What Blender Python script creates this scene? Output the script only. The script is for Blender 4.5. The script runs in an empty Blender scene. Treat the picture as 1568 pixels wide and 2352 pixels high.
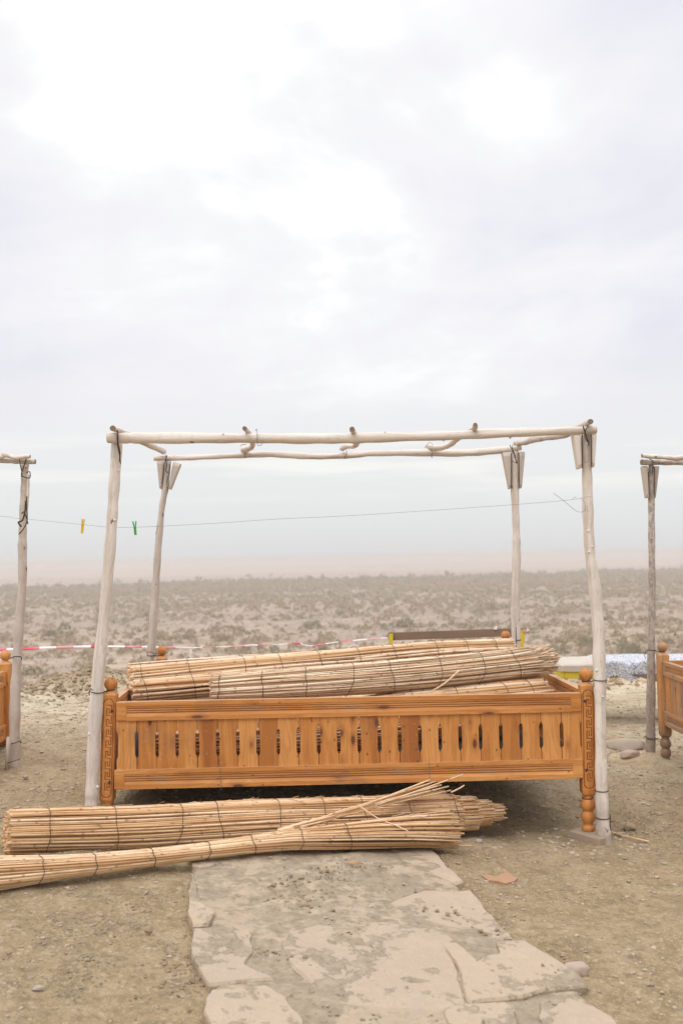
import bpy, math, random
import numpy as np
from mathutils import Vector, Matrix
random.seed(7)
RNG = np.random.default_rng(11)
V = Vector
sc = bpy.context.scene
COL = sc.collection
# ------------------------------------------------------------------ camera
F = 2352*35/36.0
PITCH, ROLL = math.radians(2.66), math.radians(1.17)
CAM = V((0, 0, 1.48))
_f = V((0, math.cos(PITCH), math.sin(PITCH)))
_u0 = V((0, -math.sin(PITCH), math.cos(PITCH)))
_r0 = V((1, 0, 0))
_r = _r0*math.cos(ROLL) - _u0*math.sin(ROLL)
_u = _r0*math.sin(ROLL) + _u0*math.cos(ROLL)
def ray(px, py):
    return _f + _r*((px-784)/F) - _u*((py-1176)/F)
def at(px, py, Y):
    """the place on the site seen at a photo point, Y metres ahead"""
    d = ray(px, py)
    return CAM + d*(Y/d.y)
cam = bpy.data.cameras.new('camera')
co = bpy.data.objects.new('camera', cam); COL.objects.link(co)
cam.sensor_fit = 'VERTICAL'; cam.sensor_height = 36; cam.sensor_width = 24; cam.lens = 35
cam.clip_start = 0.1; cam.clip_end = 20000
cam.dof.use_dof = True; cam.dof.focus_distance = 5.4; cam.dof.aperture_fstop = 3.2
m = Matrix((( _r.x, _u.x, -_f.x, CAM.x), (_r.y, _u.y, -_f.y, CAM.y), (_r.z, _u.z, -_f.z, CAM.z), (0, 0, 0, 1)))
co.matrix_world = m
sc.camera = co
sc.render.engine = 'CYCLES'
sc.view_settings.view_transform = 'Standard'; sc.view_settings.look = 'None'
sc.view_settings.exposure = 0; sc.view_settings.gamma = 1
cy = sc.cycles
cy.use_denoising = True
cy.max_bounces = 8; cy.diffuse_bounces = 3; cy.glossy_bounces = 3; cy.volume_bounces = 2; cy.transparent_max_bounces = 8
cy.use_adaptive_sampling = True; cy.adaptive_threshold = 0.01

# ------------------------------------------------------------------ noise
def _hash(ix, iy, s):
    n = (ix.astype(np.int64)*374761393 + iy.astype(np.int64)*668265263 + s*974711) & 0xffffffff
    n = ((n ^ (n >> 13))*1274126177) & 0xffffffff
    n = n ^ (n >> 16)
    return (n & 0xffff)/65535.0
def vn(x, y, s=0):
    x = np.asarray(x, float); y = np.asarray(y, float)
    ix = np.floor(x); iy = np.floor(y); fx = x-ix; fy = y-iy
    fx = fx*fx*(3-2*fx); fy = fy*fy*(3-2*fy)
    a = _hash(ix, iy, s); b = _hash(ix+1, iy, s); c = _hash(ix, iy+1, s); d = _hash(ix+1, iy+1, s)
    return (a*(1-fx)+b*fx)*(1-fy) + (c*(1-fx)+d*fx)*fy - 0.5
def fbm(x, y, s=0, o=4):
    t = 0; a = 1
    for i in range(o):
        t = t + a*vn(x*2**i+i*7.3, y*2**i-i*3.1, s+i); a *= .5
    return t
def sstep(a, b, x):
    t = np.clip((np.asarray(x, float)-a)/(b-a), 0, 1)
    return t*t*(3-2*t)
PLAIN = -10.5
def edge_y(x):
    return 9.9 + 0.55*np.clip(x, -8, 9) + 0.5*vn(np.asarray(x)*.7, 0*np.asarray(x)+3.3, 5)
def Hbase(x, y):
    return 0.085 - 0.215*np.tanh(np.asarray(x)*0.47) + 0.05*np.clip(np.asarray(y)-5.6, 0, 1.8)
def H(x, y, fine=True):
    x = np.asarray(x, float); y = np.asarray(y, float)
    z = Hbase(x, y)
    s = y - edge_y(x)
    if fine:
        near = sstep(25, 12, np.abs(y-5)) * sstep(25, 12, np.abs(x))
        rough = 1 + 1.8*sstep(-1.0, 0.3, s)
        z = z + near*rough*(0.030*fbm(x*1.3, y*1.3, 20, 3) + 0.022*fbm(x*6, y*6, 30, 3) + 0.018*np.maximum(0, fbm(x*15, y*15, 40, 2)-.1))
    z = z + 0.10*np.exp(-((s-0.25)/0.45)**2)*(1+1.2*vn(x*2.1, y*2.1, 9))
    sp = np.maximum(s-0.2, 0)
    drop = 0.62*sp*sp/(sp+1.6)
    q = sstep(0, 1, drop/11.5)
    zp = PLAIN + 0.5*fbm(x/60., y/60., 50, 3)*sstep(40, 120, y) + 0.12*fbm(x/4., y/4., 60, 2)
    hill = z - drop
    out = np.maximum(hill, zp)
    return out
def h1(x, y): return float(H(x, y))
def ground_at(px, py):
    d = ray(px, py); t = 3.0
    for _ in range(60):
        p = CAM + d*t
        t += (p.z-float(Hbase(p.x, p.y)))/max(0.05, -d.z)*0.8
    return CAM + d*t

# ------------------------------------------------------------------ mesh builder
class MB:
    def __init__(s): s.v = []; s.f = []; s.uv = []; s.mi = []; s.sm = []
    def add(s, vs, fs, mi=0, smooth=False, uvs=None):
        o = len(s.v); s.v += [tuple(v) for v in vs]
        for k, f in enumerate(fs):
            s.f.append([i+o for i in f]); s.mi.append(mi); s.sm.append(smooth)
            s.uv.append(uvs[k] if uvs else [(0, 0)]*len(f))
    def box(s, p, ux, uy, uz, mi=0, b=0.0):
        """box with corner p and edge vectors; b = bevel width"""
        p, ux, uy, uz = V(p), V(ux), V(uy), V(uz)
        if b <= 0:
            c = [p+ux*i+uy*j+uz*k for k in (0, 1) for j in (0, 1) for i in (0, 1)]
            fs = [(0, 2, 3, 1), (4, 5, 7, 6), (0, 1, 5, 4), (2, 6, 7, 3), (0, 4, 6, 2), (1, 3, 7, 5)]
            if ux.cross(uy).dot(uz) < 0: fs = [f[::-1] for f in fs]
            s.add(c, fs, mi); return
        L = [ux.length, uy.length, uz.length]; d = [ux/L[0], uy/L[1], uz/L[2]]
        vs = []; idx = {}
        for sx in (0, 1):
            for sy in (0, 1):
                for sz in (0, 1):
                    S = (sx, sy, sz)
                    for a in range(3):
                        q = p.copy()
                        for k in range(3):
                            off = b if k != a else 0.0
                            q += d[k]*((L[k]-off) if S[k] else off)
                        idx[(S, a)] = len(vs); vs.append(q)
        fs = []
        for a in range(3):
            o = [k for k in range(3) if k != a]
            for sa in (0, 1):
                f = []
                for (i, j) in ((0, 0), (1, 0), (1, 1), (0, 1)):
                    S = [0]*3; S[a] = sa; S[o[0]] = i; S[o[1]] = j
                    f.append(idx[(tuple(S), a)])
                fs.append(f)
        for a in range(3):
            o = [k for k in range(3) if k != a]
            for i in (0, 1):
                for j in (0, 1):
                    S0 = [0]*3; S1 = [0]*3; S0[a] = 0; S1[a] = 1
                    S0[o[0]] = S1[o[0]] = i; S0[o[1]] = S1[o[1]] = j
                    fs.append([idx[(tuple(S0), o[0])], idx[(tuple(S1), o[0])], idx[(tuple(S1), o[1])], idx[(tuple(S0), o[1])]])
        for sx in (0, 1):
            for sy in (0, 1):
                for sz in (0, 1):
                    fs.append([idx[((sx, sy, sz), a)] for a in range(3)])
        cen = sum(vs, V())/len(vs)
        out = []
        for f in fs:
            n = (vs[f[1]]-vs[f[0]]).cross(vs[f[2]]-vs[f[0]]); c = sum((vs[i] for i in f), V())/len(f)
            out.append(f if n.dot(c-cen) > 0 else f[::-1])
        s.add(vs, out, mi)
    def tube(s, pts, rad, n=8, mi=0, cap=True, smooth=True, squash=1.0, prof=None, v0=0.0):
        pts = [V(p) for p in pts]; m_ = len(pts)
        if not hasattr(rad, '__len__'): rad = [rad]*m_
        t = (pts[1]-pts[0]).normalized()
        ref = V((0, 0, 1)) if abs(t.z) < .8 else V((0, -1, 0))
        a = (ref - t*ref.dot(t)).normalized()
        vs = []; L = [v0]
        for i, p in enumerate(pts):
            if i == 0: t = pts[1]-pts[0]
            elif i == m_-1: t = pts[-1]-pts[-2]
            else: t = pts[i+1]-pts[i-1]
            t.normalize(); a = (a - t*a.dot(t)).normalized(); bb = t.cross(a)
            if i: L.append(L[-1]+(p-pts[i-1]).length)
            for k in range(n):
                th = 2*math.pi*k/n
                r = rad[i]*(prof(k/n, i) if prof else 1)
                vs.append(p + a*(math.cos(th)*r*squash) + bb*(math.sin(th)*r))
        fs = []; uvs = []
        for i in range(m_-1):
            for k in range(n):
                k2 = (k+1) % n
                fs.append((i*n+k, i*n+k2, (i+1)*n+k2, (i+1)*n+k)); c = 2*math.pi*rad[i]
                uvs.append([(k/n*c, L[i]), ((k+1)/n*c, L[i]), ((k+1)/n*c, L[i+1]), (k/n*c, L[i+1])])
        s.add(vs, fs, mi, smooth, uvs)
        if cap:
            o = len(s.v)-len(vs)
            s.f.append([o+k for k in range(n)][::-1]); s.f.append([o+(m_-1)*n+k for k in range(n)])
            s.uv += [[(0, -.05)]*n]*2; s.mi += [mi]*2; s.sm += [False]*2
    def lathe(s, base, axis, prof, n=20, mi=0, ux=None):
        """prof: (r, h) pairs along axis from base"""
        w = V(axis).normalized(); a = (V((1, 0, 0)) - w*w.x).normalized(); b = w.cross(a)
        vs = []
        for r, h in prof:
            for k in range(n):
                th = 2*math.pi*k/n; vs.append(V(base)+w*h+a*(math.cos(th)*r)+b*(math.sin(th)*r))
        fs = [(i*n+k, i*n+(k+1) % n, (i+1)*n+(k+1) % n, (i+1)*n+k) for i in range(len(prof)-1) for k in range(n)]
        s.add(vs, fs, mi, True)
        o = len(s.v)-len(vs)
        s.add(vs[:n], [list(range(n))[::-1]], mi); s.add(vs[-n:], [list(range(n))], mi)
    def prism(s, poly, d, mi=0):
        """closed 3D polygon extruded by vector d"""
        poly = [V(p) for p in poly]; d = V(d); n = len(poly)
        nrm = V()
        for i in range(n): nrm += (poly[i]-poly[0]).cross(poly[(i+1) % n]-poly[0])
        if nrm.dot(d) > 0: poly = poly[::-1]
        vs = poly + [p+d for p in poly]
        fs = [list(range(n)), list(range(n, 2*n))[::-1]] + [[i, i+n, (i+1) % n+n, (i+1) % n] for i in range(n)]
        s.add(vs, fs, mi)
    def build(s, name, mats, parent=None, origin=None, smooth=None):
        if not isinstance(mats, (list, tuple)): mats = [mats]
        me = bpy.data.meshes.new(name)
        o_ = V(parent['_o']) if parent is not None else (V(origin) if origin is not None else V((0, 0, 0)))
        vs = np.array(s.v, dtype=float) - np.array(o_)
        me.from_pydata(vs.tolist(), [], s.f)
        for mt in mats: me.materials.append(mt)
        me.polygons.foreach_set('material_index', s.mi)
        me.polygons.foreach_set('use_smooth', s.sm if smooth is None else [smooth]*len(s.f))
        uvl = me.uv_layers.new(name='UVMap')
        flat = [c for f in s.uv for q in f for c in q]
        uvl.data.foreach_set('uv', flat)
        me.update()
        ob = bpy.data.objects.new(name, me); COL.objects.link(ob)
        if parent is not None:
            ob.parent = parent; ob['_o'] = tuple(parent['_o'])
        else:
            ob.location = o_; ob['_o'] = tuple(o_)
        return ob
def thing(name, label, cat, loc, group=None):
    o = bpy.data.objects.new(name, None); COL.objects.link(o); o.location = loc; o.empty_display_size = .1
    o['_o'] = tuple(loc); tag(o, label, cat, group); return o
def tag(o, label=None, cat=None, group=None, kind=None):
    if label: o['label'] = label
    if cat: o['category'] = cat
    if group: o['group'] = group
    if kind: o['kind'] = kind
    return o
def spline(pts, n):
    """catmull-rom through tuples"""
    P = [np.array(p, float) for p in pts]; P = [2*P[0]-P[1]] + P + [2*P[-1]-P[-2]]
    out = []; m_ = len(P)-3
    for i in range(m_):
        a, b, c, d = P[i:i+4]; k = max(2, int(round(n/m_)))
        for j in range(k):
            t = j/k
            out.append(.5*((2*b)+(-a+c)*t+(2*a-5*b+4*c-d)*t*t+(-a+3*b-3*c+d)*t**3))
    out.append(P[-2]); return out
# ------------------------------------------------------------------ materials
class N:
    def __init__(s, name):
        s.m = bpy.data.materials.new(name); s.m.use_nodes = True; s.t = s.m.node_tree
        s.bs = s.t.nodes['Principled BSDF']; s.L = s.t.links.new
    def n(s, t, **k):
        x = s.t.nodes.new(t)
        for a, b in k.items(): setattr(x, a, b)
        return x
    def val(s, sock, v):
        if isinstance(v, bpy.types.NodeSocket): s.L(v, sock)
        else: sock.default_value = v
    def coord(s, kind='Object'): return s.n('ShaderNodeTexCoord').outputs[kind]
    def pos(s): return s.n('ShaderNodeNewGeometry').outputs['Position']
    def island(s): return s.n('ShaderNodeNewGeometry').outputs['Random Per Island']
    def objrand(s): return s.n('ShaderNodeObjectInfo').outputs['Random']
    def mapv(s, v, scale=(1, 1, 1), loc=(0, 0, 0)):
        x = s.n('ShaderNodeMapping'); s.L(v, x.inputs['Vector']); s.val(x.inputs['Scale'], scale); s.val(x.inputs['Location'], loc)
        return x.outputs[0]
    def vadd(s, a, b):
        x = s.n('ShaderNodeVectorMath', operation='ADD'); s.val(x.inputs[0], a); s.val(x.inputs[1], b); return x.outputs[0]
    def noise(s, v, scale=5, det=4, rough=.5, dist=0):
        x = s.n('ShaderNodeTexNoise'); s.L(v, x.inputs['Vector'])
        s.val(x.inputs['Scale'], scale); x.inputs['Detail'].default_value = det; x.inputs['Roughness'].default_value = rough
        x.inputs['Distortion'].default_value = dist; return x.outputs['Fac']
    def vor(s, v, scale=5, feat='F1', out='Distance', rnd=1):
        x = s.n('ShaderNodeTexVoronoi', feature=feat); s.L(v, x.inputs['Vector']); x.inputs['Scale'].default_value = scale
        x.inputs['Randomness'].default_value = rnd; return x.outputs[out]
    def ramp(s, f, stops):
        x = s.n('ShaderNodeValToRGB'); s.L(f, x.inputs[0]); e = x.color_ramp.elements
        while len(e) < len(stops): e.new(.5)
        for i, (p, c) in enumerate(stops):
            e[i].position = p; e[i].color = (c if hasattr(c, '__len__') else (c, c, c))[:3] + (1,) if hasattr(c, '__len__') else (c, c, c, 1)
        return x.outputs[0]
    def mix(s, f, a, b, mode='MIX'):
        x = s.n('ShaderNodeMix', data_type='RGBA', blend_type=mode)
        s.val(x.inputs[0], f)
        for sock, v in ((x.inputs[6], a), (x.inputs[7], b)):
            if isinstance(v, tuple): v = tuple(v)[:3]+(1,)
            s.val(sock, v)
        return x.outputs[2]
    def math(s, op, a, b=0.0, c=None):
        x = s.n('ShaderNodeMath', operation=op); s.val(x.inputs[0], a); s.val(x.inputs[1], b)
        if c is not None: s.val(x.inputs[2], c)
        return x.outputs[0]
    def rng(s, f, a, b, c=0.0, d=1.0):
        x = s.n('ShaderNodeMapRange', interpolation_type='SMOOTHSTEP'); s.L(f, x.inputs[0])
        for i, v in enumerate((a, b, c, d)): x.inputs[i+1].default_value = v
        return x.outputs[0]
    def sep(s, v):
        x = s.n('ShaderNodeSeparateXYZ'); s.L(v, x.inputs[0]); return x.outputs
    def comb(s, a, b, c):
        x = s.n('ShaderNodeCombineXYZ'); s.val(x.inputs[0], a); s.val(x.inputs[1], b); s.val(x.inputs[2], c); return x.outputs[0]
    def attr(s, name): return s.n('ShaderNodeAttribute', attribute_name=name).outputs['Fac']
    def bump(s, h, strength=.3, dist=.01, prev=None):
        x = s.n('ShaderNodeBump'); s.L(h, x.inputs['Height']); x.inputs['Strength'].default_value = strength; x.inputs['Distance'].default_value = dist
        if prev is not None: s.L(prev, x.inputs['Normal'])
        return x.outputs[0]
    def out(s, col, rough=.8, nrm=None, spec=.3, coat=0):
        s.val(s.bs.inputs['Base Color'], col if isinstance(col, bpy.types.NodeSocket) else tuple(col)+(1,))
        s.val(s.bs.inputs['Roughness'], rough); s.bs.inputs['Specular IOR Level'].default_value = spec
        if coat: s.bs.inputs['Coat Weight'].default_value = coat; s.bs.inputs['Coat Roughness'].default_value = .25
        if nrm is not None: s.L(nrm, s.bs.inputs['Normal'])
        return s.m

def orange_wood(name, axis, worn=0.0, var=.55, shift=0.0):
    k = N(name)
    r = k.math('MULTIPLY', k.objrand(), 37.0)
    v = k.vadd(k.coord(), k.comb(r, k.math('MULTIPLY', r, 1.7), k.math('MULTIPLY', r, .6)))
    sc_ = {'x': (1.2, 14, 14), 'y': (14, 1.2, 14), 'z': (14, 14, 1.2)}[axis]
    kn = {'x': (4.2, .9, 15), 'y': (.9, 4.2, 15), 'z': (12, .9, 5.2)}[axis]
    w = k.noise(k.mapv(v, sc_), 1.0, 3, .5, .6)
    g = k.noise(k.mapv(v, tuple(a*5 for a in sc_)), 1.0, 4, .6, .3)
    rings = k.math('SINE', k.math('MULTIPLY', w, 60.0))
    dark, mid, lite = (.35, .118, .026), (.55, .222, .052), (.66, .305, .09)
    c = k.ramp(k.math('ADD', k.math('MULTIPLY', w, .8), k.math('MULTIPLY', k.math('SUBTRACT', k.objrand(), .5-shift), var)),
               [(.18, dark), (.42, mid), (.62, lite)])
    c = k.mix(k.math('MULTIPLY', k.rng(rings, -.2, 1), .26), c, (.33, .105, .018))
    c = k.mix(k.math('MULTIPLY', k.rng(g, .52, .75), .35), c, (.30, .10, .018))
    vk = k.mapv(v, kn)
    d = k.vor(vk, 1.0); cr = k.sep(k.vor(vk, 1.0, out='Color'))[0]
    sel = k.math('GREATER_THAN', cr, .42)
    c = k.mix(k.math('MULTIPLY', k.math('MULTIPLY', sel, k.rng(d, .36, .12)), .45), c, (.30, .075, .016))
    c = k.mix(k.math('MULTIPLY', k.math('MULTIPLY', sel, k.rng(d, .17, .08)), .85), c, (.085, .030, .014))
    v3 = k.mapv(v, tuple((22 if i_ == ' xyz'.index(axis)-1 else 30) if sc_[i_] < 5 or i_ != 1 else 2 for i_ in range(3)))
    d3 = k.vor(v3, 1.0); s3 = k.math('GREATER_THAN', k.sep(k.vor(v3, 1.0, out='Color'))[0], .80)
    c = k.mix(k.math('MULTIPLY', s3, k.rng(d3, .22, .10, 0, .75)), c, (.13, .045, .02))
    # pale dust lying on top faces, grey wear
    nz = k.sep(k.n('ShaderNodeNewGeometry').outputs['Normal'])[2]
    du = k.math('MULTIPLY', k.rng(nz, .6, .98), k.rng(k.noise(k.coord(), 14, 4), .25, .6, .35, .85))
    c = k.mix(du, c, (.52, .33, .20))
    sm = k.math('MULTIPLY', k.rng(k.noise(k.coord(), 3.3, 5, .65), .56, .72), .35)
    c = k.mix(sm, c, (.20, .11, .06))
    spd = k.math('MULTIPLY', k.rng(k.noise(k.coord(), 90, 2), .66, .75), .45)
    c = k.mix(spd, c, (.60, .42, .28))
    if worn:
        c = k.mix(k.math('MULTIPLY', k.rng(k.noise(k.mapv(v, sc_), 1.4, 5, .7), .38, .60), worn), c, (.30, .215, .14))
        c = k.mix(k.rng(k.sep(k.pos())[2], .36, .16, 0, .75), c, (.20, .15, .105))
    b = k.bump(g, .25, .002); b = k.bump(rings, .12, .001, b)
    ro = k.rng(k.noise(k.coord(), 9, 3), .3, .7, .42, .62)
    return k.out(c, ro, b, .35)
WX, WY, WZ = (orange_wood('orange_varnished_pine_'+a, a, 0, *((.12, .6) if a != 'z' else (.40, .1))) for a in 'xyz')
WP = orange_wood('orange_post_pine', 'z', 0, .15, .3)
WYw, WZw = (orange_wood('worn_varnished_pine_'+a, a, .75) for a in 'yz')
k = N('shade_tinted_groove'); GROOVE = k.out(k.mix(k.noise(k.coord(), 40, 3), (.27, .085, .019), (.38, .14, .034)), .6)  # darker colour on groove bottoms stands in for their shade
k = N('rusty_bolt'); BOLT = k.out(k.mix(k.noise(k.coord(), 90, 3), (.03, .022, .02), (.10, .055, .035)), .7)

def pole_wood(name, base, dirt, grey=0.0, stain=.5):
    k = N(name)
    uv = k.coord('UV'); r = k.math('MULTIPLY', k.objrand(), 23.0)
    v = k.vadd(uv, k.comb(r, k.math('MULTIPLY', r, 1.3), r))
    st = k.noise(k.mapv(v, (30, 2.2, 1)), 1.0, 5, .6, .4)
    c = k.mix(k.math('MULTIPLY', k.rng(st, .40, .72), .55), base, dirt)
    fl = k.noise(k.mapv(v, (7, 3, 1)), 1.0, 4, .6)
    c = k.mix(k.rng(fl, .60, .66, 0, stain), c, tuple(a*b for a, b in zip(base, (.68, .58, .47))))
    dn = k.vor(k.mapv(v, (15, 8, 1)), 1.0); sel = k.math('GREATER_THAN', k.sep(k.vor(k.mapv(v, (15, 8, 1)), 1.0, out='Color'))[1], .62)
    c = k.mix(k.math('MULTIPLY', sel, k.rng(dn, .16, .08, 0, .9)), c, (.13, .085, .06))
    cr = k.math('MULTIPLY', k.rng(k.noise(k.mapv(v, (45, .9, 1)), 1.0, 3, .5, .5), .70, .735), .6)
    c = k.mix(cr, c, (.16, .11, .08))
    c = k.mix(k.math('MULTIPLY', k.rng(k.noise(k.mapv(v, (60, 30, 1)), 1.0, 4, .7), .52, .72), .35), c, (.36, .29, .23))
    c = k.mix(k.math('MULTIPLY', k.rng(k.noise(k.mapv(v, (14, .8, 1)), 1.0, 4, .6, .6), .56, .68), .4), c, (.47, .43, .385))
    z = k.sep(k.pos())[2]
    foot = k.math('MULTIPLY', k.rng(z, .34, .0), k.rng(k.noise(k.coord(), 16, 4), .3, .6, .3, .8))
    c = k.mix(foot, c, (.36, .29, .22))
    if grey:
        c = k.mix(k.math('MULTIPLY', k.rng(k.noise(k.mapv(v, (60, 25, 1)), 1.0, 5, .75), .38, .62), grey), c, (.24, .21, .185))
        c = k.mix(k.math('MULTIPLY', k.rng(z, 1.9, .3), .55*grey), c, (.28, .23, .19))
    b = k.bump(st, .6, .006); b = k.bump(fl, .3, .004, b)
    return k.out(c, .75, b, .25)
POLE = pole_wood('peeled_pale_wood', (.76, .685, .60), (.45, .355, .27))
POLEG = pole_wood('weathered_grey_wood', (.64, .55, .46), (.40, .31, .24), .8, .3)
POLED = pole_wood('dusty_pale_wood', (.63, .56, .48), (.46, .34, .26), .15, .7)
def end_wood():
    k = N('sawn_log_end'); c = k.mix(k.noise(k.coord(), 70, 4, .6, 1), (.34, .24, .17), (.17, .12, .09)); return k.out(c, .85)
ENDW = end_wood()
k = N('dark_iron_wire'); WIRE = k.out(k.mix(k.noise(k.coord(), 60, 2), (.035, .026, .024), (.10, .06, .045)), .6)
k = N('thin_grey_line'); LINE = k.out((.16, .16, .16), .6)
k = N('galvanised_strap'); STRAP = k.out(k.mix(k.noise(k.coord(), 60, 2), (.45, .46, .47), (.62, .63, .64)), .4); k.bs.inputs['Metallic'].default_value = .6

def reed(name, stops, spotc):
    k = N(name); i = k.island(); uv = k.coord('UV')
    c = k.ramp(i, stops)
    off = k.math('MULTIPLY', i, 97.0)
    vv = k.comb(off, k.math('MULTIPLY', k.sep(uv)[1], 5.0), 0.0)
    c = k.mix(k.rng(k.noise(vv, 1.0, 3, .6), .42, .70, 0, .7), c, tuple(a*b for a, b in zip(stops[1][1], (.72, .60, .48))))
    c = k.mix(k.math('MULTIPLY', k.rng(k.noise(k.comb(off, k.math('MULTIPLY', k.sep(uv)[1], 60.0), 3.0), 1.0, 1), .64, .74), .22), c, spotc)
    # nodes of the cane
    fr = k.math('FRACT', k.math('ADD', k.math('MULTIPLY', k.sep(uv)[1], k.math('ADD', k.math('MULTIPLY', i, 1.5), 1.6)), off))
    nd = k.rng(k.math('ABSOLUTE', k.math('SUBTRACT', fr, .5)), .022, .008)
    c = k.mix(k.math('MULTIPLY', nd, .55), c, spotc)
    return k.out(c, .5, k.bump(k.noise(k.mapv(uv, (400, 6, 1)), 1.0, 2), .3, .001), .35)
REED = reed('golden_cane', [(0, (.40, .22, .09)), (.2, (.66, .40, .19)), (.5, (.76, .51, .28)), (.8, (.84, .65, .43)), (.93, (.62, .33, .14)), (1, (.34, .19, .09))], (.22, .11, .05))
REEDL = reed('pale_cane', [(0, (.52, .31, .14)), (.2, (.76, .48, .24)), (.5, (.84, .60, .37)), (.8, (.90, .75, .57)), (.93, (.70, .40, .17)), (1, (.44, .25, .11))], (.24, .12, .06))
REEDG = reed('weathered_grey_cane', [(0, (0.370, 0.238, 0.138)), (.25, (0.686, 0.475, 0.289)), (.5, (0.818, 0.607, 0.415)), (.8, (0.900, 0.832, 0.616)), (.93, (0.792, 0.462, 0.213)), (1, (0.449, 0.277, 0.164))], (0.211, 0.119, 0.075))
k = N('roll_filler_core'); FILLER = k.out((.27, .17, .09), .9)  # for the solid core added inside each roll to block light

def ground_mat():
    k = N('dusty_ground'); p = k.pos(); x, y, z = k.sep(p)
    n1 = k.noise(p, 1.1, 5, .6); n2 = k.noise(p, 9, 5, .65); n3 = k.noise(p, 70, 4, .7); n4 = k.noise(k.vadd(p, (31, 7, 0)), 2.4, 4, .55)
    a = k.ramp(n2, [(.25, (0.226, 0.170, 0.090)), (.5, (0.313, 0.235, 0.131)), (.75, (0.409, 0.318, 0.188))])
    a = k.mix(k.rng(n1, .48, .66, 0, .55), a, (0.445, 0.347, 0.216))
    a = k.mix(k.rng(n4, .56, .68, 0, .40), a, (0.203, 0.150, 0.080))
    a = k.mix(k.rng(n3, .55, .8, 0, .45), a, (0.557, 0.453, 0.302))
    a = k.mix(k.rng(n3, .42, .25, 0, .5), a, (0.166, 0.127, 0.072))
    red = k.math('MULTIPLY', k.rng(k.noise(k.vadd(p, (3, 9, 0)), .9, 3), .55, .7, 0, .4), k.rng(x, .9, 1.8))
    a = k.mix(red, a, (0.453, 0.260, 0.127))
    vd = k.vor(p, 38); vc = k.sep(k.vor(p, 38, out='Color'))
    a = k.mix(k.math('MULTIPLY', k.math('MULTIPLY', k.math('GREATER_THAN', vc[0], .62), k.rng(vd, .42, .25)), .30), a, (0.595, 0.487, 0.321))
    a = k.mix(k.math('MULTIPLY', k.math('MULTIPLY', k.math('LESS_THAN', vc[1], .25), k.rng(vd, .42, .25)), .30), a, (0.182, 0.136, 0.081))
    v2 = k.vor(p, 120); v2c = k.sep(k.vor(p, 120, out='Color'))
    a = k.mix(k.math('MULTIPLY', k.math('GREATER_THAN', v2c[0], .6), k.math('MULTIPLY', k.rng(v2, .45, .25), .4)), a, (0.571, 0.476, 0.321))
    ch = k.math('MULTIPLY', k.attr('chalk'), k.rng(k.noise(k.mapv(p, (1, 2.2, 1)), 2.6, 5, .65), .30, .58))
    a = k.mix(ch, a, (0.694, 0.596, 0.422))
    # plain
    m1 = k.noise(p, .22, 6, .65); m2 = k.noise(k.mapv(p, (.6, 1, 1)), .045, 4, .6)
    s_ = k.ramp(m1, [(.35, (0.322, 0.242, 0.170)), (.5, (0.423, 0.324, 0.234)), (.68, (0.523, 0.410, 0.302))])
    s_ = k.mix(k.math('MULTIPLY', k.rng(m2, .46, .62), .5), s_, (0.274, 0.221, 0.162))
    s_ = k.mix(k.math('MULTIPLY', k.rng(y, 105, 230), k.rng(m1, .30, .62, .75, .35)), s_, (0.261, 0.217, 0.169))
    far = k.rng(k.math('ADD', y, k.math('MULTIPLY', m2, 120.0)), 560, 700)
    s_ = k.mix(far, s_, (0.356, 0.298, 0.246))
    salt = k.rng(k.math('ADD', y, k.math('MULTIPLY', k.noise(p, .006, 2), 300.0)), 900, 1100)
    s_ = k.mix(salt, s_, (.44, .362, .278))
    c = k.mix(k.rng(z, -1.5, -5), a, s_)
    n5 = k.noise(k.vadd(p, (7, 3, 0)), 26, 4, .7)
    c = k.mix(k.math('MULTIPLY', k.rng(n5, .50, .36, 0, .45), k.rng(z, -3, -1.5)), c, (.17, .13, .085))
    c = k.mix(k.math('MULTIPLY', k.rng(n5, .56, .68, 0, .5), k.rng(z, -3, -1.5)), c, (.44, .365, .27))
    b = k.bump(n2, .7, .035); b = k.bump(n5, .8, .014, b); b = k.bump(n3, .8, .007, b)
    b = k.bump(k.vor(p, 55), .4, .005, b)
    return k.out(c, .95, b, .12)
GROUND = ground_mat()
DIRT = [(.25, (.255, .203, .137)), (.5, (.335, .270, .186)), (.75, (.410, .338, .242))]
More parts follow.
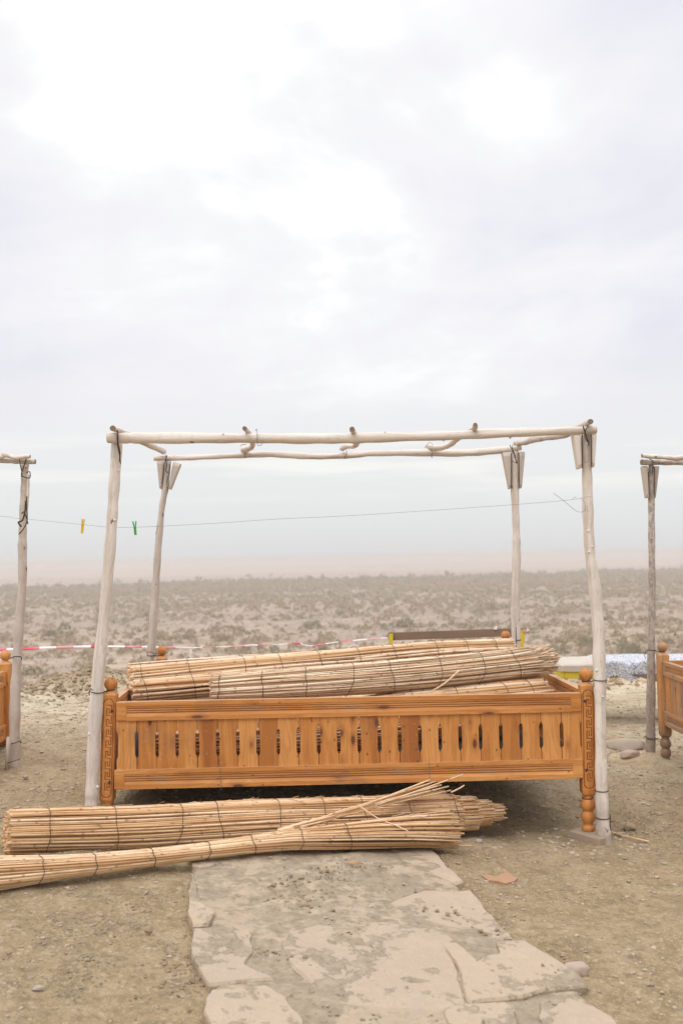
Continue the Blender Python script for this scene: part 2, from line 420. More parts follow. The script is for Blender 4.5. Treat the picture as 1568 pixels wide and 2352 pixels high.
def flagging(name, kind):
    k = N(name); p = k.pos(); r = k.objrand()
    n1 = k.noise(p, 3.6 if kind else 2.6, 6, .6, .5); n2 = k.noise(p, 17, 5, .65); n3 = k.noise(p, 85, 3, .7); n5 = k.noise(k.vadd(p, (7, 3, 0)), 30, 4, .7)
    st = k.mix(r, (0.477, 0.378, 0.265), (0.430, 0.345, 0.256)) if kind else k.mix(n2, (0.400, 0.318, 0.216), (0.461, 0.370, 0.256))
    st = k.mix(k.rng(n2, .42, .7, 0, .5), st, (0.522, 0.420, 0.302))
    st = k.mix(k.rng(n3, .56, .75, 0, .4), st, (0.349, 0.265, 0.181))
    st = k.mix(k.rng(k.noise(p, 6, 4), .58, .7, 0, .35), st, (0.410, 0.345, 0.293))
    dt = k.ramp(n2, DIRT)
    dt = k.mix(k.rng(n5, .48, .34, 0, .5), dt, (0.184, 0.140, 0.084)); dt = k.mix(k.rng(n5, .56, .70, 0, .45), dt, (0.471, 0.390, 0.270))
    m_ = k.math('ADD', n1, k.math('ADD', k.math('MULTIPLY', k.math('SUBTRACT', n2, .5), .40), k.math('MULTIPLY', k.math('SUBTRACT', n5, .5), .22)))
    f = k.rng(m_, .545, .605) if kind else k.rng(m_, .54, .485)
    c = k.mix(f, st, dt) if kind else k.mix(k.rng(m_, .51, .60, 0, .8), dt, st)
    hgt = k.mix(f, (0, 0, 0), (1, 1, 1))
    b = k.bump(n1, .3, .02); b = k.bump(n2, .6, .010, b); b = k.bump(n5, .7, .010, b); b = k.bump(n3, .6, .005, b)
    b = k.bump(f, .5, .006, b)
    return k.out(c, .95, b, .12)
PATH = flagging('dusty_flagging', 0); SLAB = flagging('beige_flagstone', 1)
def stone_mat(name, a, b_, dust=(.34, .28, .21)):
    k = N(name); p = k.pos(); n = k.noise(p, 24, 5, .65)
    c = k.mix(n, a, b_); c = k.mix(k.rng(k.island(), .0, 1.0, 0, .5), c, dust)
    return k.out(c, .9, k.bump(n, .5, .006), .15)
STONE = stone_mat('limestone', (.40, .32, .25), (.52, .43, .35))
STONEP = stone_mat('pinkish_stone', (.46, .33, .26), (.56, .43, .35))
GRAVEL = stone_mat('gravel_stone', (0.250, 0.192, 0.127), (0.413, 0.330, 0.236), (0.575, 0.468, 0.356))
TERRA = stone_mat('terracotta', (.42, .24, .14), (.50, .31, .19), (.34, .22, .13))
CLOD = stone_mat('earth_clod', (0.218, 0.161, 0.099), (0.335, 0.252, 0.158), (0.379, 0.295, 0.191))
CRUMB = stone_mat('dark_earth_crumb', (0.213, 0.168, 0.108), (0.302, 0.246, 0.165), (0.370, 0.308, 0.215))
BRICK = stone_mat('dusty_brick', (.34, .25, .18), (.42, .32, .24), (.28, .225, .165))
WHITES = stone_mat('white_stone', (.6, .57, .52), (.7, .67, .62))
def shrub_mat(name, cols):
    k = N(name); p = k.pos()
    c = k.ramp(k.math('ADD', k.math('MULTIPLY', k.noise(p, .35, 3, .6), .75), k.math('MULTIPLY', k.island(), .25)), cols)
    return k.out(c, .9, None, .1)
SHRUB = shrub_mat('dry_scrub', [(.25, (0.344, 0.243, 0.165)), (.45, (0.456, 0.341, 0.227)), (.6, (0.366, 0.309, 0.182)), (.8, (0.545, 0.392, 0.270))])
SHRUBG = shrub_mat('green_scrub', [(.25, (0.236, 0.213, 0.109)), (.5, (0.308, 0.273, 0.149)), (.8, (0.402, 0.326, 0.193))])
def yellow():
    k = N('chipped_yellow_paint'); n = k.noise(k.coord(), 30, 5, .7)
    c = k.mix(k.rng(n, .62, .68), (.62, .47, .035), (.16, .12, .06)); return k.out(c, .5, None, .4)
YEL = yellow()
k = N('brown_board'); BOARD = k.out(k.mix(k.noise(k.mapv(k.coord(), (3, 30, 30)), 1.0, 5, .6, .4), (.15, .095, .062), (.29, .20, .14)), .8, k.bump(k.noise(k.mapv(k.coord(), (3, 60, 60)), 1.0, 3), .3, .002))
k = N('beige_vinyl'); VINYL = k.out(k.mix(k.noise(k.coord(), 8, 4), (.46, .385, .30), (.62, .545, .45)), .45, k.bump(k.noise(k.coord(), 5, 3), .4, .02), .4)
def cloth():
    k = N('blue_patterned_cloth'); v = k.coord()
    a = k.noise(v, 48, 4, .6, 2.5); b = k.vor(v, 17)
    c = k.mix(k.rng(a, .50, .56), (.66, .65, .61), (.13, .19, .34))
    c = k.mix(k.rng(b, .22, .16), c, (.64, .63, .60))
    return k.out(c, .8, k.bump(k.noise(v, 12, 3), .5, .015))
CLOTH = cloth()
k = N('lavender_cloth'); LAV = k.out(k.mix(k.noise(k.coord(), 9, 3), (.42, .40, .46), (.52, .50, .56)), .9, k.bump(k.noise(k.coord(), 18, 3), .5, .01))
def tape():
    k = N('striped_barrier_film'); u = k.sep(k.coord('UV'))[1]
    fr = k.math('FRACT', k.math('MULTIPLY', u, 3.6))
    c = k.mix(k.math('GREATER_THAN', fr, .5), (.80, .78, .77), (.66, .035, .085))
    c = k.mix(k.rng(k.noise(k.comb(k.math('MULTIPLY', u, 3.0), 0.0, 0.0), 1.0, 2), .46, .56, 0, .55), c, (.80, .60, .60))
    return k.out(c, .35, None, .5)
TAPE = tape()
k = N('yellow_plastic'); YPL = k.out((.78, .52, .015), .4); k = N('green_plastic'); GPL = k.out((.045, .50, .055), .4)
k = N('pale_plastic'); PALE = k.out((.72, .70, .68), .5)
k = N('pink_film'); PINK = k.out((.80, .52, .60), .5)
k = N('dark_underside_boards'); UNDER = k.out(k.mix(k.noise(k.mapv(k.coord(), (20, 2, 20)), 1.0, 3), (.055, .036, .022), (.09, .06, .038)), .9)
# ------------------------------------------------------------------ daybeds
Z = V((0, 0, 1))
KEYU = [(-35, 0), (35, 0), (35, 120), (0, 120), (0, 55), (-35, 55), (-35, 160)]
def seg_dist(X, Y_, a, b):
    ax, ay = a; bx, by = b; dx, dy = bx-ax, by-ay
    t = np.clip(((X-ax)*dx+(Y_-ay)*dy)/(dx*dx+dy*dy+1e-12), 0, 1)
    return np.hypot(X-ax-t*dx, Y_-ay-t*dy)
def groove_depth(X, Yd, L, kx, y0):
    """X across, Yd down from the top of the face (m)"""
    k = .000337*1.02; D = np.full(X.shape, 9.0)
    n = int((L-y0-.045)/(160*k))
    for i in range(n):
        for a, b in zip(KEYU[:-1], KEYU[1:]):
            D = np.minimum(D, seg_dist(X, Yd, (kx+a[0]*k, y0+(a[1]+160*i)*k), (kx+b[0]*k, y0+(b[1]+160*i)*k)))
    bot = y0+160*k*n
    D = np.minimum(D, seg_dist(X, Yd, (kx-35*k, bot), (kx+35*k, bot)))
    R = .0265; yt = .020+R; yb = L-.012-R
    D = np.minimum(D, seg_dist(X, Yd, (-R, yt), (-R, yb))); D = np.minimum(D, seg_dist(X, Yd, (R, yt), (R, yb)))
    ra = np.abs(np.hypot(X, Yd-yt)-R); D = np.where(Yd < yt, np.minimum(D, ra), D)
    ra = np.abs(np.hypot(X, Yd-yb)-R); D = np.where(Yd > yb, np.minimum(D, ra), D)
    return D
def post(parent, base, top, wood, carved=False, leg=None, a=.035, d=.040, ball=.0352, kx=0.0, buried=.12, rot=0.0):
    base, top = V(base), V(top); w = (top-base).normalized(); L = (top-base).length
    u = (V((math.cos(rot), math.sin(rot), 0)) - w*w.dot(V((math.cos(rot), math.sin(rot), 0)))).normalized(); n = u.cross(w)      # n faces the photographer
    if n.y > 0 and abs(rot) < .5: n = -n
    mb = MB(); c = .006
    sec = [(-a+c, d), (a-c, d), (a, d-c), (a, -d+c), (a-c, -d), (-a+c, -d), (-a, -d+c), (-a, d-c)]
    def ring(h, s=1.0): return [base+w*h+u*(x*s)+n*(y*s) for x, y in sec]
    lo, hi = ring(0), ring(L)
    fs = [(i, (i+1) % 8, (i+1) % 8+8, i+8) for i in range(8) if not (carved and i == 0)]
    fs = [f[::-1] if (hi[0]-lo[0]).dot(w) < 0 else f for f in fs]
    mb.add(lo+hi, fs, 0)
    t1 = ring(L+.014, .62); mb.add(hi+t1, [(i, (i+1) % 8, (i+1) % 8+8, i+8) for i in range(8)], 0); mb.add(t1, [list(range(8))], 0)
    if carved:
        nx = 43; ny = int(L/.0021)
        X, Yd = np.meshgrid(np.linspace(-a+c, a-c, nx), np.linspace(0, L, ny))
        D = groove_depth(X, Yd, L, kx, .052)
        dep = .0032*np.clip((.0031-D)/.0012, 0, 1)
        dep[0, :] = dep[-1, :] = 0; dep[:, 0] = dep[:, -1] = 0
        vs = [tuple(base+w*(L-Yd[j, i])+u*X[j, i]+n*(d-dep[j, i])) for j in range(ny) for i in range(nx)]
        g0 = [(j*nx+i, (j+1)*nx+i, (j+1)*nx+i+1, j*nx+i+1) for j in range(ny-1) for i in range(nx-1)]
        dm = (dep[:-1, :-1]+dep[1:, :-1]+dep[:-1, 1:]+dep[1:, 1:]).ravel()/4
        o = len(mb.v); mb.v += vs
        for f, q in zip(g0, dm):
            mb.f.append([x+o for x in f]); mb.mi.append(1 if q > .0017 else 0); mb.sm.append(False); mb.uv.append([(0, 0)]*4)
    if leg:      # turned foot
        b1 = ring(-.018, .93); b2 = ring(-.030, .66)
        mb.add(lo+b1, [((i+1) % 8, i, i+8, (i+1) % 8+8) for i in range(8)], 0); mb.add(b1+b2, [((i+1) % 8, i, i+8, (i+1) % 8+8) for i in range(8)], 0)
        pr = [(.024, -.026), (.030, -.034), (.0245, -.043), (.030, -.050), (.037, -.066), (.0395, -.080), (.037, -.094), (.028, -.106), (.0255, -.110),
              (.031, -.116), (.0365, -.132), (.0375, -.143), (.034, -.158), (.026, -.172), (.0225, -.180), (.028, -.186), (.033, -.193), (.035, -.202), (.030, -.213)]
        mb.lathe(base, w, [(r, h) for r, h in pr][::-1], 24)
    else:
        b1 = ring(-.02, .80); b2 = ring(-buried, .76)
        mb.add(lo+b1, [((i+1) % 8, i, i+8, (i+1) % 8+8) for i in range(8)], 0); mb.add(b1+b2, [((i+1) % 8, i, i+8, (i+1) % 8+8) for i in range(8)], 0); mb.add(b2, [list(range(8))[::-1]], 0)
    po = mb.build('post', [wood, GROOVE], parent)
    fb = MB(); c0 = L+.013
    pr = [(.022, c0), (.0185, c0+.006), (.017, c0+.010)]
    for i in range(1, 15):
        th = math.pi*i/14; pr.append((max(ball*math.sin(th), .0015 if i == 14 else .017), c0+.008+ball*.96-ball*math.cos(th)))
    fb.lathe(base, w, pr, 26)
    fi = fb.build('finial', [wood], po)
    return po, u, n, w
RAILP = [(0, 0), (0, -.22), (.004, -.245), (.004, -.33), (.009, -.345), (.009, -.375), (.003, -.39), (.003, -.45), (.009, -.465), (.009, -.49), (.003, -.505), (.003, -.56), (.009, -.575), (.009, -.60), (.006, -.62), (.001, -.76), (0, -.78), (0, -1)]
def rail(parent, A, B, h, t, n, wood, both=False, e=.055):
    A, B, n = V(A), V(B), V(n); d = (B-A); L = d.length; d.normalize()
    up = n.cross(d).normalized()
    if up.z < 0: up = -up
    mb = MB()
    for s0 in (0, L-e): mb.box(A+d*s0-up*h-n*t, d*e, n*t, up*h, 0, .0035)
    sec = [(-x, y*h) for x, y in RAILP]
    sec += [(-t+x, y*h) for x, y in RAILP[::-1]] if both else [(-t, -h), (-t, 0)]
    a = [A+d*(e-.004)+n*x+up*y for x, y in sec]; b = [A+d*(L-e+.004)+n*x+up*y for x, y in sec]
    m_ = len(sec); fs = [(i, (i+1) % m_, (i+1) % m_+m_, i+m_) for i in range(m_)]
    cen = sum(a, V())/m_
    # orientation check on the top face
    f = fs[-1]; nn = ((a+b)[f[1]]-(a+b)[f[0]]).cross((a+b)[f[2]]-(a+b)[f[0]])
    if nn.dot(up) < 0: fs = [q[::-1] for q in fs]
    gi = [q for q in range(m_) if min(abs(sec[q][0]), t-abs(sec[q][0])) > .0085 and min(abs(sec[(q+1) % m_][0]), t-abs(sec[(q+1) % m_][0])) > .0085 and .3 < abs(sec[q][1])/h < .7]
    mb.add(a+b, [fs[q] for q in range(m_) if q not in gi], 0); o = len(mb.v)-2*m_
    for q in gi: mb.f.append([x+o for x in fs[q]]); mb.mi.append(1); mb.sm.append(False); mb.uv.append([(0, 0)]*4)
    mb.box(A+d*.002-up*(h*.9)-n*(t*.65), d*(L-.004), n*(t*.3), up*(h*.8), 0)
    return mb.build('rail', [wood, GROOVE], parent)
def slat(parent, C0, d, n, w, zl, zh, wood, q=.0085, th=.017):
    """C0 centre of the slat's foot on its outer face, zl..zh along z"""
    H_ = zh-zl; fa, fb = zl+H_*.205, zl+H_*.80
    hw = w/2
    out = [(hw, zl-.012), (hw, fa), (hw-q*.5, fa+.010), (hw-q, fa+.018), (hw-q, fb-.018), (hw-q*.5, fb-.010), (hw, fb), (hw, zh+.012)]
    pts = out + [(-x, z) for x, z in out[::-1]]
    j = random.uniform(-.0012, .0012); j2 = random.uniform(-.001, .002)
    poly = [V((C0.x, C0.y, 0))+d*(x+j)+Z*z-n*j2 for x, z in pts]
    mb = MB(); mb.prism(poly, -n*th)
    return mb.build('slat', [wood], parent)
def panel(parent, P, Q, Pb, Qb, n, ns, rw, sw, hr=.098, t=.036, both=False, first=None):
    """P,Q top rail top corners, Pb,Qb bottom rail top corners, outer faces, n outward"""
    n = V(n).normalized()
    rail(parent, P, Q, hr, t, n, rw, both); rail(parent, Pb, Qb, hr+.002, t, n, rw, both)
    A = Pb-n*.011; B = Qb-n*.011; A = A.lerp(B, .005)
    A2 = P-n*.011; d = (B-A); d.z = 0; L = d.length; d.normalize()
    pitch = L/ns
    for i in range(ns):
        f = (i+.5)/ns; c = A.lerp(B, f); zl = c.z; zh = P.lerp(Q, f).z-hr
        slat(parent, c, d, n, pitch-random.uniform(.0016, .0034), zl, zh, sw)
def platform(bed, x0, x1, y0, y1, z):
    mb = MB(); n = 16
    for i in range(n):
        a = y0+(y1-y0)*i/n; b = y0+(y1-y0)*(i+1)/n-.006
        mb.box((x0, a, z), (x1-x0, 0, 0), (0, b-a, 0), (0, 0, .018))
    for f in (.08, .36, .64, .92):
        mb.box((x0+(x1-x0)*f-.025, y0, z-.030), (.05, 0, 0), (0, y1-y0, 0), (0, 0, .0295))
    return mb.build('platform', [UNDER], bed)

# --- the middle daybed
FLt = at(250.5, 1597, 5.24); FLb = at(243.6, 1838, 5.24); FRt = at(1349, 1576, 5.24); FRb = at(1353, 1817, 5.24)
for p in (FLt, FLb, FRt, FRb): p.y = 5.28
bed = thing('daybed', 'orange varnished wooden daybed with slatted sides and carved key-pattern posts, loaded with reed rolls', 'daybed', (0, 6.25, h1(0, 6.25)))
pFL, uL, nL, wL = post(bed, FLb, FLt, WP, True, None, kx=.0045, buried=.10)
pFR, uR, nR, wR = post(bed, FRb, FRt, WP, True, True, kx=.0035, buried=.10)
BLt = at(370, 1513, 7.25)+V((0, .04, 0)); BRt = at(1163, 1478, 7.45)+V((0, .04, 0))
BLb = V((BLt.x-.005, BLt.y, h1(BLt.x, BLt.y)+.02)); BRb = V((BRt.x+.005, BRt.y, h1(BRt.x, BRt.y)+.21))
post(bed, BLb, BLt, WP, False, None); post(bed, BRb, BRt, WP, False, True)
P = at(266.5, 1613, 5.235); Q = at(1333.5, 1591.5, 5.235); Pb = at(262, 1769.5, 5.235); Qb = at(1338, 1743, 5.235)
panel(bed, P, Q, Pb, Qb, (0, -1, 0), 23, WX, WZ)
zt = (P.z+Q.z)/2; zb = (Pb.z+Qb.z)/2
# side and back panels
def side(parent, A, B, sgn, zt, zb, ns, rw, sw, off=.036, **kw):
    P = V((A.x+sgn*off*.5, A.y+.04, zt)); Q = V((B.x+sgn*off*.5, B.y-.04, zt))
    dd = (Q-P); n = V((dd.y, -dd.x, 0)).normalized()*sgn
    panel(parent, P, Q, V((P.x, P.y, zb)), V((Q.x, Q.y, zb)), n, ns, rw, sw, both=True, **kw)
side(bed, FLt, BLt, -1, zt, zb, 18, WY, WZ); side(bed, FRt, BRt, 1, zt, zb, 18, WY, WZ)
Pk = V((BLt.x+.036, BLt.y+.02, zt)); Qk = V((BRt.x-.036, BRt.y+.02, zt))
nb = V((-(Qk-Pk).y, (Qk-Pk).x, 0)).normalized()
panel(bed, Pk, Qk, V((Pk.x, Pk.y, zb)), V((Qk.x, Qk.y, zb)), nb, 23, WX, WZ)
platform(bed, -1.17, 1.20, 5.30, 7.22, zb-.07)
def bolt(parent, p, n, r=.0068):
    mb = MB(); mb.lathe(V(p)-V(n)*.002, n, [(r, 0), (r*1.05, .003), (r*.8, .006), (r*.3, .0075)], 12); return mb.build('bolt', [BOLT], parent)
for (px, py, po, n) in ((257.6, 1633, pFL, nL), (251.4, 1797, pFL, nL), (1342.5, 1610.5, pFR, nR), (1345.7, 1769, pFR, nR)):
    bolt(po, at(px, py, 5.239), n)
# thin wire hung across the front rails
wr = MB(); pts = [at(505, 1756, 5.233), at(506, 1772, 5.231), at(507, 1790, 5.232), at(507.5, 1810, 5.232), at(509, 1817, 5.24)]
wr.tube(spline(pts, 16), .0011, 5); wr.build('hanging_wire', [LINE], bed)
wr = MB(); pts = [at(984, 1740, 5.233), at(985, 1760, 5.231), at(986, 1780, 5.231), at(986, 1789, 5.233)]
wr.tube(spline(pts, 16), .0010, 5); wr.build('hanging_wire', [LINE], bed)
wr = MB(); pts = [at(1336, 1612, 5.232), at(1343, 1590, 5.230), at(1352, 1584, 5.228), at(1361, 1592, 5.232), at(1365, 1610, 5.232), at(1368, 1635, 5.232), at(1376, 1646, 5.222)]
wr.tube(spline(pts, 30), .0010, 5); wr.build('hanging_wire', [LINE], bed)

# --- the neighbouring daybeds (mostly outside the picture)
def neighbour(label, FL, FR, BR, BL, dz, style, vis):
    cx = (FL[0]+FR[0])/2; cy_ = (FL[1]+BL[1])/2
    b = thing('daybed', label, 'daybed', (cx, cy_, h1(cx, cy_)), 'daybeds on the hilltop')
    sh = .795+dz; ztn = zt+dz; zbn = zb+dz
    for (x, y), legd in ((FL, style), (FR, style), (BR, style), (BL, style)):
        g = h1(x, y); low = (g+.205) if legd else g+.02
        post(b, (x, y, low), (x, y, sh), WZw if style else WZ, False, legd, a=.037, d=.037)
    ry, rz_ = (WYw, WZw) if style else (WY, WZ)
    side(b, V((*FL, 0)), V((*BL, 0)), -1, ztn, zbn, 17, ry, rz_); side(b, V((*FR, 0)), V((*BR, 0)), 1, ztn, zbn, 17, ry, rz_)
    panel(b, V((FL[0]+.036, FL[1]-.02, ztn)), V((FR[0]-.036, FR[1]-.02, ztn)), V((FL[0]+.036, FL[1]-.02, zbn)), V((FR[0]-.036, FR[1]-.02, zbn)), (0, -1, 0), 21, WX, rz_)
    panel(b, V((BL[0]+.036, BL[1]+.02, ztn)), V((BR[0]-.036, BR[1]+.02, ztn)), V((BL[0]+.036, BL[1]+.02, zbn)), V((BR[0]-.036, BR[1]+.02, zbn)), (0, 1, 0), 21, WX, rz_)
    platform(b, FL[0]+.04, FR[0]-.04, FL[1]+.04, BL[1]-.04, zbn-.02)
    return b
tag(bed, group='daybeds on the hilltop')
xr = at(1520, 1500, 7.1).x
bR = neighbour('worn orange daybed with a turned foot, cut off by the right edge of the photo', (xr+.03, 5.15), (xr+2.55, 5.15), (xr+2.5, 7.1), (xr, 7.1), -.045, True, 0)
xl = at(13.5, 1540, 6.6).x
bL = neighbour('orange daybed of which only a round-topped corner post shows at the left edge', (xl-2.5, 4.65), (xl-.0, 4.65), (xl, 6.6), (xl-2.5, 6.6), .035, False, 0)

# ------------------------------------------------------------------ pole canopies
def nubs(mb, pts, rads, n, seed):
    rr = random.Random(seed)
    for _ in range(n):
        i = rr.randrange(1, len(pts)-2); p = V(pts[i]).lerp(V(pts[i+1]), rr.random()); t = (V(pts[i+1])-V(pts[i])).normalized()
        a = V((rr.uniform(-1, 1), rr.uniform(-1, .6), rr.uniform(-1, 1))); a = (a-t*a.dot(t)).normalized(); r = rads[i]
        q = rr.uniform(.10, .22)*r
        mb.tube([p+a*r*.75, p+a*(r+q*.5), p+a*(r+q*rr.uniform(.8, 1.4))+t*q*.5], [q*2.1, q*1.2, q*.5], 7)
def log(parent, name, px, Ya, Yb, mat, seed, nn=6, n=16, squash=1.0, ex=None, rs=.95, sink=0.0):
    """px: (x, y, width in photo px) along the log"""
    rows = []
    tot = len(px)-1
    for i, q in enumerate(px):
        Yq = (q[3] if len(q) > 3 else Ya+(Yb-Ya)*i/tot)
        p = at(q[0], q[1], Yq); rows.append((p.x, p.y, p.z, q[2]*.5*Yq/F*rs))
    if sink:
        a = V(rows[-1][:3]); b = V(rows[-2][:3]); d = (a-b).normalized(); e = a+d*sink; rows.append((e.x, e.y, e.z, rows[-1][3]))
    sp = spline(rows, max(30, 9*len(rows)))
    pts = [V(r[:3]) for r in sp]; rad = [float(r[3]) for r in sp]
    ph = random.Random(seed).uniform(0, 50)
    rad = [r*(1+.055*math.sin(i*.83+ph)+.04*math.sin(i*.31+2*ph)) for i, r in enumerate(rad)]
    pr = lambda a, i: 1+.045*math.sin(2*math.pi*a*2+ph+i*.12)+.03*math.sin(2*math.pi*a*3+ph*2-i*.2)
    mb = MB(); mb.tube(pts, rad, n, prof=pr, squash=squash)
    for kf in (len(mb.mi)-1, len(mb.mi)-2): mb.mi[kf] = 1
    nubs(mb, pts, rad, nn, seed)
    ob = mb.build(name, [mat, ENDW], parent)
    return ob, pts, rad
def wire(parent, pts, r=.0022, name='wire_tie', n=40, mat=None, cls=False):
    mb = MB(); mb.tube(spline(pts, n), r, 6); return mb.build(name, [mat or WIRE], parent)
def loop(parent, c, axis, r, tilt=.1, turns=1.0, wr=.0022, sq=1.0, tail=None, name='wire_tie', mat=None):
    c, w = V(c), V(axis).normalized(); a = (Z-w*w.z) if abs(w.z) < .8 else (V((1, 0, 0))-w*w.x); a.normalize(); b = w.cross(a)
    pts = []
    m_ = int(26*turns)
    for i in range(m_+1):
        th = 2*math.pi*turns*i/m_
        pts.append(c+a*math.cos(th)*r+b*math.sin(th)*r*sq+w*(tilt*r*math.sin(th+.6)+.006*i/m_))
    if tail: pts += [pts[-1]+V(q) for q in tail]
    mb = MB(); mb.tube(pts, wr, 6); return mb.build(name, [mat or WIRE], parent)
def brace(parent, quad, Y, th, mat):
    mb = MB(); p = [at(x, y, Y) for x, y in quad]
    mb.prism(p, V((0, th, 0)))
    # a split half log: a swollen front
    c = [(p[i]+p[(i+1) % 4])/2 for i in range(4)]
    q = [pp.lerp(sum(p, V())/4, .22)+V((0, -th*.22, 0)) for pp in p]
    fs = [(i, (i+1) % 4, (i+1) % 4+4, i+4) for i in range(4)]+[(4, 5, 6, 7)]
    vs = [pp+V((0, -.001, 0)) for pp in p]+q
    nn = (vs[5]-vs[4]).cross(vs[6]-vs[4])
    if nn.y > 0: fs = [f[::-1] for f in fs]
    mb.add(vs, fs, 0)
    ob = mb.build('corner_brace', [mat], parent); bv = ob.modifiers.new('bevel', 'BEVEL'); bv.width = .006; bv.segments = 2
    return ob
YF, YB = 5.20, 7.36
can = thing('pole_canopy', 'bare pale pole frame standing over the middle daybed, tied together with dark wire', 'canopy frame', (0, 6.25, h1(0, 6.25)), 'pole canopies')
pl1, p1, r1 = log(can, 'pole', [(269, 1014, 25), (262, 1130, 28), (257, 1209, 27), (246, 1346, 27), (229.6, 1517, 28), (217, 1688, 32), (212, 1807, 32), (210, 1852, 32)], 5.24, 5.22, POLE, 1, 9, sink=.12)
pl2, p2, r2 = log(can, 'pole', [(1343.5, 994, 22), (1346.5, 1077, 24), (1349, 1169, 26), (1354, 1268, 27), (1362.5, 1334, 28), (1371.7, 1433, 28), (1375.6, 1532, 28.5), (1377, 1631, 27), (1379, 1762, 28), (1382.5, 1860, 32), (1386, 1936, 34)], 5.24, 5.20, POLE, 2, 8, sink=.1)
pl3, p3, r3 = log(can, 'pole', [(387, 1059, 14), (380.5, 1120, 15), (372, 1168, 16), (363, 1263, 17), (358, 1350, 18), (352, 1430, 18.5), (346, 1525, 19), (339, 1640, 20), (336, 1700, 20)], YB, YB, POLED, 3, 7, sink=.15)
pl4, p4, r4 = log(can, 'pole', [(1182, 1036, 18), (1182, 1129, 19), (1184.6, 1213, 19), (1185, 1264, 20), (1184, 1350, 20), (1183, 1420, 20.5), (1185, 1485, 21), (1187, 1600, 22), (1188, 1690, 22)], YB+.06, YB+.06, POLE, 4, 5, sink=.12)
fb_, pf, rf = log(can, 'beam', [(247, 1006, 25), (290, 1006, 25), (333, 1006.5, 27.5), (486, 1006, 26), (591, 1006.7, 25.5), (716, 1007.5, 26), (800, 1007, 25.5), (872.6, 1004, 24), (1041, 1000, 23.5), (1167, 994, 23.5), (1294, 990, 21.5), (1368.5, 987, 18)], YF-.01, YF-.01, POLE, 5, 9, squash=.98)
bb_, pb2, rb2 = log(can, 'beam', [(354, 1052.6, 12), (414, 1052, 13), (474, 1049.4, 13.5), (555, 1045.8, 13.5), (615, 1043, 15.5), (675.6, 1045.8, 15.5), (736, 1048.4, 14), (804, 1045.8, 15.5), (851.5, 1041.5, 15.5), (957, 1040, 16), (1062, 1040.2, 17.5), (1125, 1036, 17.5), (1196, 1028, 13)], YB, YB+.05, POLE, 6, 9)
log(can, 'side_beam', [(259.6, 984, 14.5, 5.12), (290, 996, 14.5, 5.5), (335, 1018, 14.5, 6.4), (376, 1037, 14, 7.42)], 0, 0, POLE, 7, 3)
log(can, 'side_beam', [(1355, 968.5, 15, 5.12), (1330, 981, 15, 5.4), (1294, 1000, 14.5, 5.9), (1252, 1006, 12, 6.5), (1222, 1010.5, 16, 6.95), (1205, 1016, 14, 7.2), (1183, 1018, 13, 7.5)], 0, 0, POLED, 8, 3)
log(can, 'crossbar', [(562, 984, 11.5, 5.1), (569, 992, 12, 5.35), (580, 1016, 14, 6.6), (578, 1026, 13, 6.9), (566, 1031, 16, 7.2), (560, 1033, 17, 7.42)], 0, 0, POLE, 9, 5)
log(can, 'crossbar', [(808.5, 986, 13, 5.08), (812, 994, 13, 5.3), (819, 1015, 15, 6.6), (813, 1024, 13, 6.9), (797, 1025, 11, 7.1), (785, 1030, 14, 7.42)], 0, 0, POLE, 10, 7)
log(can, 'crossbar', [(1091, 976, 11, 5.06), (1086, 986, 14, 5.25), (1052, 1006, 14, 6.2), (1034, 1020, 15, 6.7), (1018, 1027, 12, 7.0), (1002, 1029, 15, 7.25), (984, 1025, 14, 7.45)], 0, 0, POLE, 11, 7)
for quad, Y, th in (([(1314, 996.5), (1332.5, 996.5), (1336.5, 1075), (1326.5, 1077)], 5.19, .055), ([(1355.5, 995.5), (1369.4, 995.5), (1364.4, 1073.5), (1357, 1072.5)], 5.19, .055),
                    ([(1152.6, 1039.5), (1172.4, 1037.5), (1172.8, 1122.7), (1168.2, 1123.5)], YB+.02, .06), ([(1190.5, 1037.5), (1205.2, 1037.7), (1197.7, 1121.5), (1191.8, 1120.6)], YB+.02, .06),
                    ([(360, 1058.5), (377, 1058.5), (372.4, 1122.7), (366.4, 1122.7)], YB-.02, .05), ([(397.7, 1060.3), (415.8, 1065.5), (392.5, 1124.7), (386.9, 1123)], YB-.03, .05)):
    brace(can, quad, Y, th, POLED if Y > 6 else POLE)
# wire ties of the middle canopy
YW = YF-.04
wire(can, [at(268, 985, YF-.03), at(270.5, 992, YW), at(271, 1008, YW), at(272, 1020, YW), at(276, 1040, YW+.0), at(275, 1060, YW+.01)], .0032)
wire(can, [at(271, 990, YW), at(269.5, 1006, YW-.003), at(271, 1026, YW), at(275, 1046, YW), at(277.5, 1066, YW+.01)], .0026)
wire(can, [at(1338, 979, YW), at(1341, 988, YW), at(1345, 1000, YW), at(1351, 1018, YW), at(1349, 1024, YW)], .0032)
wire(can, [at(1349, 980, YW), at(1344, 988, YW), at(1342, 1001, YW), at(1348, 1014, YW), at(1353, 1016, YW)], .0026)
wire(can, [at(1335.8, 997, YW+.01), at(1336.5, 1035, YW+.01), at(1336.5, 1075, YW+.015)], .003)
wire(can, [at(1356.3, 997, YW+.01), at(1356.8, 1035, YW+.01), at(1357, 1072, YW+.015)], .003)
YV = YB-.05
wire(can, [at(382, 1045, YV), at(381.5, 1057, YV), at(383, 1070, YV), at(381, 1081, YV), at(386, 1086, YV)], .0036)
wire(can, [at(384, 1047, YV), at(379, 1060, YV), at(376, 1076, YV), at(373.5, 1100, YV), at(371, 1112, YV)], .0026)
wire(can, [at(390, 1065, YV), at(389, 1080, YV), at(386, 1095, YV), at(383, 1108, YV)], .0022)
wire(can, [at(1170, 1022, YV), at(1174, 1030, YV), at(1180, 1040, YV), at(1183, 1052, YV), at(1186, 1065, YV)], .0034)
